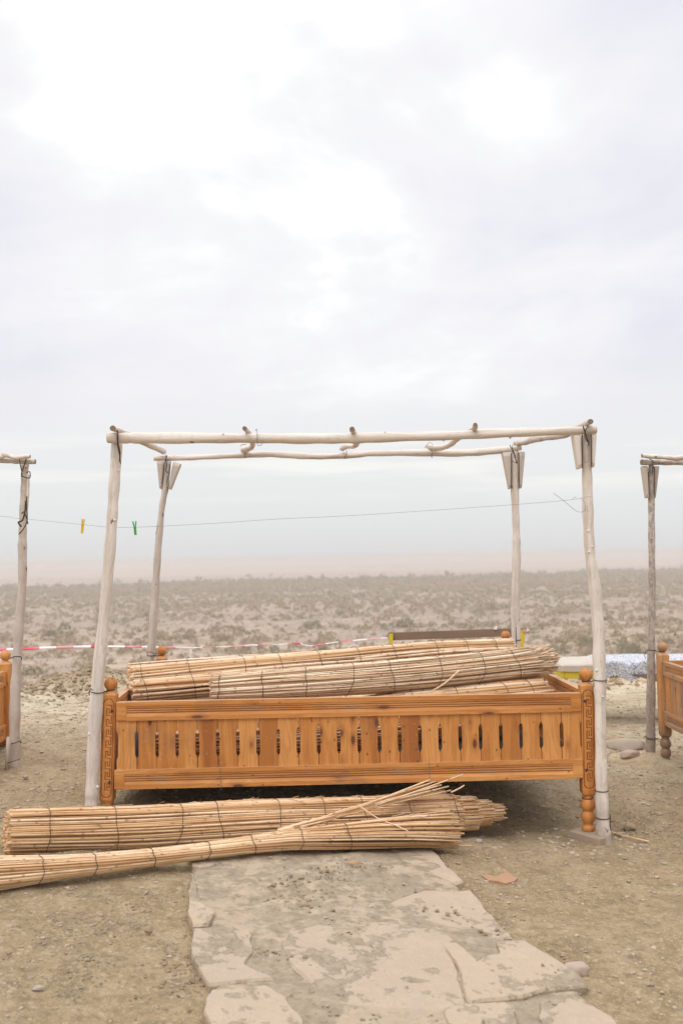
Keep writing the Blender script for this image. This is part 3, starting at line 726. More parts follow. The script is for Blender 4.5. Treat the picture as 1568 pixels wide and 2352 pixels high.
wire(can, [at(1176, 1022, YV), at(1177, 1036, YV), at(1181, 1050, YV), at(1187, 1062, YV), at(1180, 1062, YV), at(1176, 1058, YV)], .0024)
wire(can, [at(1173.5, 1040, YV+.02), at(1173.5, 1080, YV+.02), at(1172.5, 1120, YV+.02)], .003)
wire(can, [at(1190.8, 1040, YV+.02), at(1191.3, 1080, YV+.02), at(1192, 1119, YV+.02)], .003)
wire(can, [at(587, 990, YW), at(588.5, 985.5, YW), at(590.5, 988, YW), at(590.5, 1004, YW-.006), at(591, 1020, YW), at(594, 1023.5, YW+.02), at(603, 1020.5, YW+.05)], .0014, mat=LINE)
wire(can, [at(553, 1024, 7.3), at(558, 1021, 7.28), at(567, 1023, 7.28), at(566, 1036, 7.3), at(562, 1047, 7.3), at(565, 1051, 7.3), at(561, 1052, 7.3)], .0018)
wire(can, [at(796, 1032, 7.3), at(795, 1044, 7.3), at(791, 1052, 7.3), at(795, 1053, 7.3)], .0018)
wire(can, [at(974, 1029, 7.3), at(980, 1023, 7.28), at(985, 1017, 7.28), at(992, 1020, 7.28), at(996, 1028, 7.3)], .0018)
wire(can, [at(993, 1040, 7.27), at(991, 1046, 7.28), at(990, 1050, 7.3), at(994, 1050, 7.3)], .002)
# perforated strap on the front left pole
mb = MB()
for i in range(11):
    a = at(257.5-.15*i, 1018+3*i, 5.185); mb.box(a, (.004, 0, 0), (0, .0015, 0), (0, 0, -.0068)); mb.box(a+V((.0085, 0, 0)), (.004, 0, 0), (0, .0015, 0), (0, 0, -.0068))
    mb.box(a+V((.0041, 0, 0)), (.0043, 0, 0), (0, .0015, 0), (0, 0, -.0022))
mb.build('metal_strap', [STRAP], can)
def near(pts, rad, py):
    """point of a log at the photo height py"""
    best = min(range(len(pts)), key=lambda i: abs((1176-(_u.dot(pts[i]-CAM)/_f.dot(pts[i]-CAM))*F)-py)); return pts[best], rad[best], (V(pts[min(best+1, len(pts)-1)])-V(pts[best-1])).normalized()
# ties round the poles and the necks of the finials
def neck_tie(parent, pts, rad, py, neck, tails=None):
    c, r, ax = near(pts, rad, py); loop(parent, c, ax, r*1.07, .10, 1.0, .0024)
    d = (V(neck)-c).normalized(); s = c+d*r*1.02+V((0, -.01, 0))
    loop(parent, neck, (0, 0, 1), .021, .15, 1.2, .0024)
    mb = MB(); mb.tube(spline([s, s.lerp(V(neck), .5)+V((0, -.006, -.004)), V(neck)-d*.02+V((0, -.008, 0))], 10), .003, 6); mb.build('wire_tie', [WIRE], parent)
neck_tie(can, p1, r1, 1586, FLt+wL*.022)
wire(can, [at(213, 1586, 5.16), at(209, 1582, 5.15), at(206.5, 1586, 5.14), at(205, 1592, 5.15), at(206, 1597, 5.16)], .0026)
neck_tie(can, p2, r2, 1563, FRt+wR*.022)
wire(can, [at(1390, 1560, 5.18), at(1391.5, 1566, 5.15), at(1390, 1569, 5.15)], .0024)
for py in (1814, 1878):
    c, r, ax = near(p2, r2, py); loop(can, c, ax, r*1.05, .08, 1.0, .0028)
wire(can, [at(1399, 1869, 5.2), at(1401, 1878, 5.19), at(1400, 1895, 5.18), at(1402, 1907, 5.18)], .0024)
loop(bed, FRb-wR*.045, wR, .028, .15, 1.2, .0022, name='wire_tie')
neck_tie(can, p3, r3, 1503, BLt+Z*.022)
wire(can, [at(339, 1507, 7.3), at(338.5, 1500, 7.28), at(344, 1497, 7.27), at(352, 1500, 7.27), at(362, 1502, 7.27)], .0024)
c, r, ax = near(p4, r4, 1471); loop(can, c, ax, r*1.06, .06, 1.0, .003)
wire(can, [at(1184, 1440, 7.36), at(1184.5, 1465, 7.355), at(1185, 1487, 7.355)], .0026)

# --- right neighbour canopy
cR = thing('pole_canopy', 'grey weathered pole and beam ends of the canopy at the right edge', 'canopy frame', (2.3, 7.2, h1(2.3, 7.2)), 'pole canopies')
YR = 7.22
_, pR, rR = log(cR, 'pole', [(1494, 1066, 13), (1494.6, 1110, 13), (1495, 1209, 15.5), (1496, 1334, 16), (1496, 1433, 17.5), (1494.5, 1500, 18), (1493.5, 1600, 21), (1493, 1726, 21.5)], YR, YR, POLEG, 21, 4, sink=.1)
log(cR, 'beam', [(1472.5, 1062, 15), (1500, 1062, 13.5), (1535, 1062.3, 12.5), (1570, 1063, 12.5), (1800, 1066, 15), (2260, 1072, 14)], YR-.04, YR+.1, POLEG, 22, 6)
log(cR, 'side_beam', [(1473, 1046.5, 10), (1495, 1048.5, 11), (1530, 1051, 11.5), (1552, 1053, 12.5), (1568, 1051, 15), (1620, 1052, 16), (1790, 1049, 15), (2250, 1050, 14)], YR-.08, YR, POLE, 23, 6)
for quad in ([(1473, 1070.5), (1487.5, 1070.5), (1489.5, 1143.5), (1483, 1143.5)], [(1501.5, 1070.5), (1513, 1071), (1504.5, 1144), (1502, 1143.5)]): brace(cR, quad, YR-.03, .05, POLEG)
log(cR, 'pole', [(2240, 1078, 15), (2245, 1350, 18), (2240, 1700, 20)], YR, YR, POLEG, 24, 4, sink=.25)
wire(cR, [at(1490, 1054, YR-.08), at(1497, 1058, YR-.09), at(1497.5, 1075, YR-.08), at(1496, 1090, YR-.06)], .003)
wire(cR, [at(1487, 1075, YR-.06), at(1488, 1105, YR-.06), at(1489.5, 1135, YR-.06)], .0024); wire(cR, [at(1502, 1072, YR-.06), at(1502, 1110, YR-.06), at(1502, 1138, YR-.06)], .0024)
neck_tie(cR, pR, rR, 1494, V((xr, 7.1, .795-.045+.022)))
wire(cR, [at(1485, 1494, 7.15), at(1481, 1499, 7.13), at(1479.5, 1507, 7.13), at(1482, 1513, 7.14)], .0022)
c, r, ax = near(pR, rR, 1693); loop(cR, c, ax, r*1.05, .1, 1.0, .003)
wire(cR, [at(1503, 1694, 7.15), at(1510, 1697, 7.12), at(1519, 1699, 7.05)], .003); wire(cR, [at(1484, 1692, 7.17), at(1479, 1691, 7.16), at(1477, 1696, 7.15)], .0024)
# --- left neighbour canopy
cL = thing('pole_canopy', 'bent pale pole and crooked beam of the canopy at the left edge', 'canopy frame', (-2.1, 6.05, h1(-2.1, 6.05)), 'pole canopies')
YL = 6.02
_, pL, rL = log(cL, 'pole', [(58, 1064, 17), (57, 1100, 17.5), (55.5, 1141, 17), (53, 1209, 19), (52.4, 1261, 19.5), (52.6, 1346, 19.5), (45, 1431, 23), (40, 1517, 23.5), (36, 1600, 24.5), (34, 1690, 25), (32.5, 1768, 25.5)], YL, YL, POLED, 31, 8, sink=.12)
log(cL, 'beam', [(82, 1060.5, 12.5), (40, 1060, 12.5), (0, 1058, 11), (-200, 1056, 14), (-900, 1050, 14)], YL-.06, YL-.06, POLED, 32, 5)
log(cL, 'side_beam', [(70, 1048, 9), (55, 1049.5, 12), (40, 1051, 11.5), (28, 1049, 10.5), (12, 1044, 13), (0, 1049, 12), (-60, 1044, 13), (-400, 1040, 14), (-880, 1036, 14)], YL-.09, YL-.09, POLE, 33, 6)
log(cL, 'pole', [(-860, 1056, 18), (-866, 1400, 22), (-875, 1800, 24)], YL, YL, POLED, 34, 4, sink=.2)
log(cL, 'splint', [(66, 1090, 7), (65, 1130, 6.5), (63, 1165, 5.5), (62, 1200, 3)], YL-.06, YL-.06, POLE, 35, 2)
wire(cL, [at(45, 1050, 5.93), at(47, 1066, 5.92), at(51, 1085, 5.93), at(50, 1095, 5.93)], .003)
wire(cL, [at(62, 1050, 5.93), at(56, 1070, 5.93), at(50, 1090, 5.93), at(58, 1096, 5.93), at(66, 1098, 5.93)], .0034)
wire(cL, [at(61, 1085, 5.92), at(69, 1084, 5.92), at(69.5, 1097, 5.92), at(62, 1098, 5.92)], .003)
wire(cL, [at(60, 1150, 5.93), at(58, 1175, 5.92), at(52, 1195, 5.92), at(43, 1200, 5.93), at(50, 1210, 5.93)], .005, name='bark_strip')
wire(cL, [at(62, 1140, 5.93), at(62, 1170, 5.92), at(63, 1195, 5.92), at(55, 1214, 5.93), at(44, 1227, 5.95)], .0034, name='bark_strip')
wire(cL, [at(50, 1180, 5.92), at(56, 1176, 5.92), at(61, 1188, 5.92), at(65, 1204, 5.93)], .0034, name='bark_strip')
wire(cL, [at(24, 1514, 6.3), at(29, 1509.5, 6.0), at(39, 1508, 5.93), at(49.5, 1509.5, 5.95), at(50.5, 1516, 5.95)], .003)
wire(cL, [at(0, 1714, 6.5), at(15, 1710, 6.2), at(33, 1707, 5.92), at(47, 1702, 5.94), at(49, 1707, 5.95)], .0028)
wire(cL, [at(17, 1753, 5.93), at(33, 1748, 5.915), at(47, 1743, 5.94)], .002)
st = MB(); st.tube([at(20, 1693, 5.95), at(18, 1730, 5.95), at(16.5, 1768, 5.95)], [.011, .012, .012], 8); tag(st.build('stake', [POLED], origin=at(17, 1765, 5.95)), 'short pale stick standing upright against the foot of the bent left pole', 'stick')
# ------------------------------------------------------------------ clothesline, pegs, tape
cl = [at(-160, 1174, 5.95), at(0, 1185.3, 5.93), at(42, 1191, 5.925), at(75, 1193.5, 5.8), at(190, 1205, 5.42), at(250, 1210.5, 5.34), at(310, 1211, 5.33), at(400, 1207, 5.32), at(500, 1201.5, 5.31), at(640, 1192, 5.30), at(784, 1185.5, 5.28), at(980, 1173, 5.26), at(1180, 1159, 5.22), at(1290, 1150, 5.19), at(1335, 1144, 5.17), at(1350, 1140.5, 5.155), at(1360, 1142, 5.175)]
mb = MB(); mb.tube(spline(cl, 90), .0008, 5); mb.tube(spline([at(1333, 1145, 5.17), at(1340, 1152, 5.16), at(1344, 1168, 5.15), at(1335, 1176, 5.16), at(1320, 1172, 5.17), at(1296, 1152, 5.18), at(1270, 1132.5, 5.19)], 40), .0010, 5)
mb.tube(spline([at(1315, 1147, 5.18), at(1318, 1141, 5.17), at(1322, 1144, 5.18)], 8), .0009, 4)
tag(mb.build('clothesline', [LINE], origin=cl[8]), 'thin sagging grey line strung between the canopy poles, holding two pegs', 'clothesline')
def peg(label, mat, px, top, bot, Y, lean, openw):
    a = at(px[0], top, Y); b = at(px[1], bot, Y); d = (b-a); L = d.length; d.normalize(); s = d.cross(V((0, 1, 0))).normalized()
    root = thing('clothes_peg', label, 'clothes peg', tuple(a.lerp(b, .4)), 'clothes pegs on the line')
    for sg in (-1, 1):
        mb = MB(); sec = [(0, .0052+openw, .0030), (.10, .0050+openw*.9, .0036), (.38, .0033, .0036), (.42, .0033, .0040), (.62, .0034, .0036), (.95, .0032, .0034), (1.0, .0028, .0022)]
        vs = []
        for f, off, hw in sec:
            c = a+d*(L*f)+s*(sg*off)
            for (i, j) in ((-1, -1), (1, -1), (1, 1), (-1, 1)): vs.append(c+s*(i*hw*.8)+V((0, 1, 0))*(j*.0055))
        n = len(sec); fs = [(4*i+k, 4*i+(k+1) % 4, 4*i+4+(k+1) % 4, 4*i+4+k) for i in range(n-1) for k in range(4)]+[(3, 2, 1, 0), (4*n-4, 4*n-3, 4*n-2, 4*n-1)]
        mb.add(vs, fs, 0); mb.build('jaw', [mat], root)
    mb = MB(); c = a.lerp(b, .40); mb.tube([c-s*.006, c+s*.006], .0038, 8); mb.tube([c-V((0, .007, 0))-s*.007, c-V((0, .007, 0))+s*.007], .0012, 5); mb.build('spring', [STRAP], root)
peg('yellow clothes peg hanging from the line left of the tall front pole', YPL, (191.6, 188.8), 1192, 1225, 5.415, 0, .0003)
peg('green clothes peg hanging from the line right of the tall front pole', GPL, (309, 311.8), 1197, 1229, 5.33, 0, .0030)

def ribbon(mb, rows, mat=0):
    """rows: (px, py, width px, twist, Y)"""
    sp = spline([(*at(a, b, y), w*y/F, tw) for a, b, w, tw, y in rows], 150)
    vs = []; L = [0]
    for i, r in enumerate(sp):
        p = V(r[:3])
        if i: L.append(L[-1]+(p-q).length)
        q = p; hw = r[3]/2; tw = r[4]
        e = V((0, math.sin(tw), math.cos(tw)))*hw
        vs += [p+e, p-e]
    n = len(sp); fs = [(2*i, 2*i+1, 2*i+3, 2*i+2) for i in range(n-1)]
    uvs = [[(0, L[i]), (1, L[i]), (1, L[i+1]), (0, L[i+1])] for i in range(n-1)]
    mb.add(vs, fs, mat, True, uvs)
tp = MB()
T1 = 8.25
ribbon(tp, [(-420, 1520, 7, 0, T1-.6), (-120, 1498, 7, .4, T1-.2), (0, 1492.5, 6.5, .5, T1), (52, 1490, 6.5, .7, T1), (125, 1487.5, 6.5, .2, T1), (215, 1485, 6.5, .4, T1+.05), (250, 1484.5, 5, .9, T1+.05), (340, 1486, 5, .3, T1+.1), (400, 1487.5, 5.5, .0, T1+.15), (437, 1489, 5, .2, T1+.2)])
ribbon(tp, [(437, 1489, 5, .2, T1+.2), (462, 1486.5, 3, 1.2, T1+.3), (500, 1485.3, 2.5, 1.3, T1+.4), (545, 1483.5, 3.5, .9, T1+.5), (578, 1482.5, 5.5, .2, T1+.6), (600, 1481.5, 3, 1.2, T1+.65), (640, 1480, 2.5, 1.3, T1+.7), (684, 1478, 4.5, .6, T1+.8), (700, 1482.5, 4.5, .1, T1+.85), (716, 1484, 4.5, .2, T1+.9), (740, 1479.5, 4, 1.0, T1+.95), (784, 1473.5, 3, 1.1, T1+1.05), (829, 1469.5, 3.5, .8, T1+1.1), (889, 1465, 3, .5, T1+1.2)])
ribbon(tp, [(936, 1467, 3, .2, 9.62), (946, 1464.5, 6, .2, 9.62), (958, 1465.5, 6, .4, 9.62), (966, 1463.5, 2, .4, 9.62)])
sl = tp.build('barrier_tape', [TAPE], origin=at(437, 1489, T1))
md = sl.modifiers.new('thickness', 'SOLIDIFY'); md.thickness = .0012
tag(sl, 'red and white striped barrier tape strung low across the hill edge', 'barrier tape')
mb = MB(); a = at(438, 1487, 8.5); mb.tube([a, at(439, 1505, 8.5), at(440.5, 1540, 8.5), V((at(440.5, 1540, 8.5).x, 8.5, h1(-1.28, 8.5)-.05))], [.006, .011, .013, .014], 8)
tag(mb.build('stake', [PALE], origin=a), 'slim pale stake holding up the barrier tape behind the reed rolls', 'stake')

# yellow posts with a brown board
bx = thing('board_rail', 'brown board held between two short yellow posts behind the reed rolls', 'board rail', (at(1045, 1460, 9.6).x, 9.6, h1(at(1045, 1460, 9.6).x, 9.6)))
mb = MB()
A = at(898, 1457, 9.6); B = at(1180, 1446.5, 9.6); C = at(1200, 1446, 9.6)
h_ = 18.0*9.6/F; mb.box(at(891, 1453.2, 9.61)-Z*h_, at(1195, 1442.5, 9.61)-at(891, 1453.2, 9.61), (0, .03, 0), (0, 0, h_), 0, .003); mb.build('board', [BOARD], bx)
for (x0, y0, x1, y1) in ((898, 1452.5, 896.5, 1490), (1202, 1443.5, 1198, 1480)):
    mb = MB(); p = at(x0, y0, 9.57); q = at(x1, y1, 9.57); d = (q-p).normalized(); g = h1(p.x, 9.6); L = (p.z-g+.06)/-d.z; w = 9.6*9.6/F
    mb.box(p-V((w/2, 0, 0)), (w, 0, 0), (0, .035, 0), d*L, 0, .003); mb.build('post', [YEL], bx)
    mb = MB(); mb.box(p-V((w/2+.001, .001, -.001)), (w+.002, 0, 0), (0, .037, 0), (0, 0, -.012)); mb.build('post_cap', [ENDW], bx)
def scrap(p, mat, label, s=.03):
    mb = MB(); vs = []; n = 5
    for j in range(n):
        for i in range(n): vs.append(V(p)+V(((i/(n-1)-.5)*s*1.6, random.uniform(-.4, .4)*s, (j/(n-1)-.5)*s+random.uniform(-.25, .25)*s)))
    mb.add(vs, [(j*n+i, j*n+i+1, (j+1)*n+i+1, (j+1)*n+i) for j in range(n-1) for i in range(n-1)], 0, True)
    o = mb.build('plastic_scrap', [mat], origin=p); m_ = o.modifiers.new('t', 'SOLIDIFY'); m_.thickness = .001; return tag(o, label, 'plastic scrap')
scrap(at(1208, 1449, 9.56), PINK, 'crumpled pink film caught on the right-hand yellow post', .035)
scrap(at(1136, 1442.5, 9.60), PALE, 'crumpled clear plastic lying on top of the brown board', .028)

# cushioned bench with a blue cloth
BY = 8.6
pa = at(1278, 1553, BY); pb_ = at(1500, 1551, BY); zb_ = at(1304, 1552, BY).z
bench = thing('bench', 'low yellow-framed bench standing between the middle and the right daybed', 'bench', (2.5, BY+.3, h1(2.5, BY+.3)))
x0 = at(1296, 1552, BY).x; x1 = x0+1.55; mb = MB(); ft = zb_+.035
mb.box((x0, BY, ft-.06), (x1-x0, 0, 0), (0, .03, 0), (0, 0, .06), 0, .003); mb.box((x0-.0, BY+.55, ft-.06), (x1-x0, 0, 0), (0, .03, 0), (0, 0, .06), 0, .003)
mb.box((x0-.031, BY, ft-.0605), (.03, 0, 0), (0, .58, 0), (0, 0, .061), 0, .003); mb.box((x1+.001, BY, ft-.0605), (.03, 0, 0), (0, .58, 0), (0, 0, .061), 0, .003)
mb.build('frame', [YEL], bench)
for lx in (x0-.005, x1-.03):
    for ly in (BY+.004, BY+.54):
        mb = MB(); g = h1(lx, ly); mb.box((lx, ly, g-.03), (.035, 0, 0), (0, .035, 0), (0, 0, ft-.061-g+.03), 0, .002); mb.build('leg', [YEL], bench)
def soft_slab(X0, X1, Y0, Y1, z0, z1, mat, name, seed, parent=None, drop=0.0, wob=.012):
    nx, ny = 34, 16; vs = []; r = (z1-z0)/2
    def prof(t):  # 0..1 round the section, front bottom -> over the top -> back bottom
        return t
    rows = 26
    for i in range(nx+1):
        x = X0+(X1-X0)*i/nx; sh = 1-.25*max(0, 1-min(i, nx-i)/1.5)
        for j in range(rows+1):
            t = j/rows
            if t < .28: y = Y0; z = z0-drop*(1+.35*math.sin(i*.9+seed))*1+ (z1-.02-z0+drop)*(t/.28)
            elif t > .72: y = Y1; z = z0-drop+(z1-.02-z0+drop)*((1-t)/.28)
            else:
                q = (t-.28)/.44; y = Y0+(Y1-Y0)*q; z = z1-.02+.02*(1-abs(2*q-1)**6)
            w = wob*float(fbm(x*5+seed, y*5+z*4, seed, 3)); w2 = wob*float(fbm(x*9+seed, z*12, seed+5, 2))
            vs.append((x, y+(w2 if t < .3 or t > .7 else 0), z0+(z-z0)*sh+w))
    fs = [(i*(rows+1)+j, (i+1)*(rows+1)+j, (i+1)*(rows+1)+j+1, i*(rows+1)+j+1) for i in range(nx) for j in range(rows)]
    fs += [[j for j in range(rows+1)], [nx*(rows+1)+j for j in range(rows+1)][::-1]]
    mb = MB(); mb.add(vs, fs, 0, True); return mb.build(name, [mat], parent, origin=((X0+X1)/2, (Y0+Y1)/2, z0))
tag(soft_slab(x0-.04, x0+.62, BY-.01, BY+.60, ft+.002, ft+.075, VINYL, 'cushion', 3, wob=.006), 'plain beige cushion on the left end of the yellow bench', 'cushion')
tag(soft_slab(at(1374, 1530, BY).x, x1+.06, BY-.015, BY+.60, ft+.004, ft+.088, CLOTH, 'cushion', 8, drop=.072, wob=.012), 'long cushion wrapped in blue and white patterned cloth on the bench', 'cushion')
mb = MB(); mb.prism([at(1450, 1549, BY-.03), at(1520, 1547, BY-.03), at(1530, 1572, BY-.03), at(1487, 1561, BY-.03)], (0, .03, 0)); mb.build('end_bracket', [BOARD], bench)

# ------------------------------------------------------------------ reed rolls
def reed_roll(label, ctrl, mat, dia, group, name='reed_roll', twist=0.0, layers=3, left=None, right=None, sq=.95, drift=.06, wires=(), splay=0.0, seed=1, wr=.0015, lump=.025, spread=0.0, droop=0.0, core=.72):
    """ctrl: (x, y, z, r) along the roll. left/right: layer fraction -> overshoot of the ends in metres"""
    rr = random.Random(seed); sp = spline(ctrl, 40); P_ = [V(q[:3]) for q in sp]; R_ = [float(q[3]) for q in sp]; n_ = len(sp)
    Ls = [0]
    for a, b in zip(P_[:-1], P_[1:]): Ls.append(Ls[-1]+(b-a).length)
    T = Ls[-1]
    def frame(s):
        s_ = min(max(s, 0), T); i = min(max(int(np.searchsorted(Ls, s_))-1, 0), n_-2); f = (s_-Ls[i])/(Ls[i+1]-Ls[i])
        p = P_[i].lerp(P_[i+1], f); t = (P_[min(i+2, n_-1)]-P_[max(i-1, 0)]).normalized(); r = R_[i]*(1-f)+R_[i+1]*f
        p = p + t*(s-s_)
        up = (Z-t*t.z).normalized(); return p, t, up, t.cross(up), r
    ph = rr.uniform(0, 6)
    def surf(s, th, rho, ext=0.0):
        p, t, up, sd, r = frame(s)
        lm = 1+lump*math.sin(2*th+ph+s*1.1)+lump*.6*math.sin(3*th-ph+s*2.3)
        return p+up*(math.cos(th)*r*rho*lm*sq-ext*droop)+sd*(math.sin(th)*r*rho*lm*(1+spread*s/T))
    mb = MB(); base_r = sum(R_)/n_
    lay = []
    k_ = 0; rho = 1.0
    while rho > .12:
        lay.append((rho, k_)); rho -= dia*.86/base_r; k_ += 1
    for rho, kk in lay:
        cnt = max(5, int(2*math.pi*rho*base_r/(dia*.93))); fr = kk/max(1, len(lay)-1)
        full = kk < layers
        for c in range(cnt):
            th0 = 2*math.pi*(c+rr.uniform(-.3, .3))/cnt+kk
            e0 = -(left(fr) if left else 0)+rr.uniform(-.010, .014); e1 = T+(right(fr) if right else 0)+rr.uniform(-.022, .018)
            if kk == 0 and rr.random() < .05: continue
            if kk == 0 and rr.random() < .10:
                if rr.random() < .5: e0 += rr.uniform(.15, .7)*T
                else: e1 -= rr.uniform(.15, .7)*T
            spans = [(e0, e1)] if full else [(e0, e0+.14), (e1-.16-(right(fr) if right else 0), e1)]
            for a, b in spans:
                m_ = 12 if full else 3; dth = rr.gauss(0, drift); dr = rr.uniform(-.45, .55)*dia/base_r if kk == 0 else rr.uniform(-.2, .2)*dia/base_r
                w1, w2 = rr.uniform(0, 6), rr.uniform(.8, 2.2)
                rad = dia*.5*rr.choice((.62, .8, .95, 1.05, 1.2, 1.3)); pts = []
                for i in range(m_):
                    s = a+(b-a)*i/(m_-1)
                    th = th0+twist*s/T+dth*(s/T-.5)+.02*math.sin(w1+s*w2*2.4)*(1 if kk else 1.6)
                    ext = max(0, s-(T-.12))/.12
                    q = rho+dr*math.sin(w1*2+s*w2)+splay*rr.uniform(0, 1)*ext*ext
                    pts.append(surf(s, th, q, ext))
                mb.tube(pts, [rad*(1.0-.14*i/(m_-1)) for i in range(m_)], 6 if kk < 2 else 5, v0=rr.uniform(0, 5))
    cn = [surf(T*(.04+.92*i/12), 0, 0) for i in range(13)]
    mb.tube(cn, [frame(T*(.04+.92*i/12))[4]*(core if i not in (0, 12) else core*.7) for i in range(13)], 14, 1)  # added core among the canes, stops light passing through the roll
    root = thing(name, label, 'reed roll', tuple(P_[n_//2]-Z*R_[n_//2]), group)
    mb.build('canes', [mat, FILLER], root)
    for s in wires:
        s = s*T; w = MB(); pts = []; tl = rr.uniform(-.35, .35)
        for i in range(33):
            th = 2*math.pi*i/32; r = frame(s)[4]
            pts.append(surf(s+tl*r*math.sin(th+1)+.003*math.sin(5*th), th, 1+(dia*.70+wr)/r+.012*math.sin(9*th+s)))
        w.tube(pts, wr, 5, cap=False); w.build('binding_wire', [WIRE], root)
    return root, surf, T
G1 = 'rolled reed mats on the daybed'; G2 = 'rolled reed mats on the ground'
def pt(px, py, Y, r): p = at(px, py, Y); return (p.x, p.y, p.z, r)
pz = zb
# inside the bed: the low front roll, the big back roll, the grey roll on top
reed_roll('pale reed roll lying lowest in the daybed, just behind the front rail', [(-1.10, 5.50, pz+.10, .138), (-.3, 5.52, pz+.12, .14), (.4, 5.60, pz+.185, .14), (1.14, 5.74, pz+.222, .136)], REEDL, .0145, G1, seed=3, wires=(.05, .17, .29, .42, .54, .66, .78, .885, .96), drift=.15, layers=2, right=lambda f: -.03*f)
reed_roll('half-hidden reed roll lying on the daybed floor beneath the back of the pile', [(-1.05, 6.05, pz+.095, .135), (0, 6.1, pz+.10, .135), (1.05, 6.25, pz+.11, .13)], REEDL, .0145, G1, seed=4, wires=(.1, .3, .5, .7, .9), layers=1)
_, surfB, TB_ = reed_roll('long golden reed roll, largest of the three, along the back of the daybed pile', [pt(300, 1577, 5.82, .130), pt(520, 1558, 6.0, .136), pt(784, 1534, 6.25, .128), pt(1000, 1513, 6.45, .116), pt(1172, 1502, 6.62, .100)], REEDL, .0138, G1, seed=5,
          wires=(.035, .145, .25, .352, .455, .555, .655, .76, .85, .935), drift=.12, layers=2, lump=.05, left=lambda f: .012*f, right=lambda f: -.02*f)
_, surfC, TC_ = reed_roll('weathered grey reed roll lying slantwise on top of the pile, frayed at its right end', [pt(487, 1582, 5.52, .070), pt(600, 1575, 5.53, .078), pt(784, 1562, 5.56, .086), pt(1000, 1545, 5.66, .091), pt(1225, 1520, 5.85, .089)], REEDG, .0088, G1, seed=8,
          wires=(.02, .15, .275, .40, .53, .665, .80, .93), drift=.22, right=lambda f: .115*min(1, f*2.2), splay=.14, sq=.92)
# on the ground in front
gl = at(16, 1915, 4.43); gr = at(1046, 1868, 5.22)
r0, surf1, T1_ = reed_roll('large reed roll on the ground by the daybed, its right end stepping outwards', [(gl.x, gl.y, gl.z, .099), *[pt(q, y+5, Yq, .104) for q, y, Yq in ((300, 1902, 4.66), (600, 1885, 4.90), (830, 1876, 5.07))], (gr.x, gr.y, gr.z-.004, .099)], REED, .0086, G2, seed=13,
          wires=(.075, .215, .335, .440, .555, .665, .775, .885, .985), drift=.15, right=lambda f: (0 if f < .10 else .10 if f < .34 else .185 if f < .62 else .265), sq=.98, layers=3)
r2_, surf2, T2_ = reed_roll('twisted reed mat nearest the camera on the ground, fanned out at its right end', [pt(-130, 2020, 3.86, .066), pt(0, 2007, 3.97, .062), pt(150, 1991, 4.10, .045), pt(300, 1975, 4.24, .038), pt(480, 1952, 4.42, .034), pt(640, 1931, 4.58, .046), pt(784, 1922, 4.71, .062), pt(900, 1913, 4.81, .078), pt(1036, 1905, 4.93, .090)], REED, .0085, G2, seed=17,
          wires=(.155, .25, .36, .465, .56, .655, .76), drift=.30, twist=1.6, splay=.12, sq=.92, right=lambda f: -.03*f, layers=3, lump=.07, spread=.15)
# cane strays lying across the mats
def stray(label, segs, mat, name='loose_cane'):
    mb = MB()
    for pts, r in segs: mb.tube(spline([at(*p) for p in pts], 14), [r*(1.05-.012*i) for i in range(len(spline(pts, 14)))], 6, v0=random.uniform(0, 5))
    o = mb.build(name, [mat], origin=at(*segs[0][0][0])); return tag(o, label, 'cane')
sg = []
rs = random.Random(4)
for i in range(15):
    f = i/14; a0 = rs.uniform(-5, 5); end = [(989, 1790), (1000, 1795), (1013, 1803), (975, 1797), (1008, 1800), (985, 1801), (1063, 1779), (1030, 1806), (1010, 1812), (1020, 1815), (960, 1806), (985, 1813), (995, 1818), (1035, 1815), (950, 1812)][i]
    sx = rs.uniform(630, 700); sg.append(([(sx, 1893+(700-sx)*.20+rs.uniform(-5, 12), 4.66+rs.uniform(-.01, .02)), (770, 1871+a0+f*7, 4.80), (860, 1842+a0*.8+f*14, 4.93), (end[0], end[1], 5.12 if i != 6 else 5.10)], .0046))
stray('bunch of loose canes sticking up over the bottom rail of the middle daybed', sg, REED, 'cane_bunch')
stray('single long cane poking out lowest at the right of the twisted mat', [([(760, 1946, 4.74), (900, 1944, 4.80), (1082, 1942, 4.88)], .0042)], REED)
stray('thin whitish cane lying aslant over the twisted mat', [([(825, 1851, 4.86), (870, 1881, 4.79), (905, 1894, 4.74), (937, 1909, 4.72)], .0026)], REEDL)
stray('broad pale split cane leaning on the front of the grey roll', [([(975, 1596, 5.60), (1020, 1570, 5.57), (1055, 1539, 5.58)], .0055)], REEDL)
stray('short stub of cane sticking up right of the cane bunch', [([(1035, 1820, 5.08), (1052, 1812, 5.08), (1066, 1803.5, 5.08)], .004)], REED)
# small straw fibres
def fibres(label, surf, T, mat, n, seed, s0=.05, s1=.98):
    rr = random.Random(seed); mb = MB()
    for _ in range(n):
        s = T*rr.uniform(s0, s1); th = rr.uniform(-2.2, .3); l = rr.uniform(.02, .09); pts = []
        a = rr.uniform(-1.4, 1.4); b = rr.uniform(0, .10)
        for i in range(4):
            f = i/3; pts.append(surf(s+l*f, th+a*f*.4, 1.07+b*f*f+.02))
        mb.tube(pts, rr.uniform(.0008, .0016), 4)
    o = mb.build('straw_fibre', [mat], origin=surf(T/2, 0, 1)); return tag(o, label, 'straw', kind='stuff')
fibres('fine loose straw on the large roll on the ground', surf1, T1_, REEDL, 110, 3); fibres('fine loose straw on the grey roll', surfC, TC_, REEDG, 110, 6); fibres('fine loose straw on the golden roll at the back of the pile', surfB, TB_, REEDL, 40, 7); fibres('fine loose straw on the twisted mat', surf2, T2_, REEDL, 70, 4)
tag(soft_slab(-1.235, -1.13, 5.33, 6.9, pz+.002, pz+.20, LAV, 'folded_cloth', 5, wob=.01), 'lavender-grey folded cloth inside the left end of the middle daybed', 'cloth')
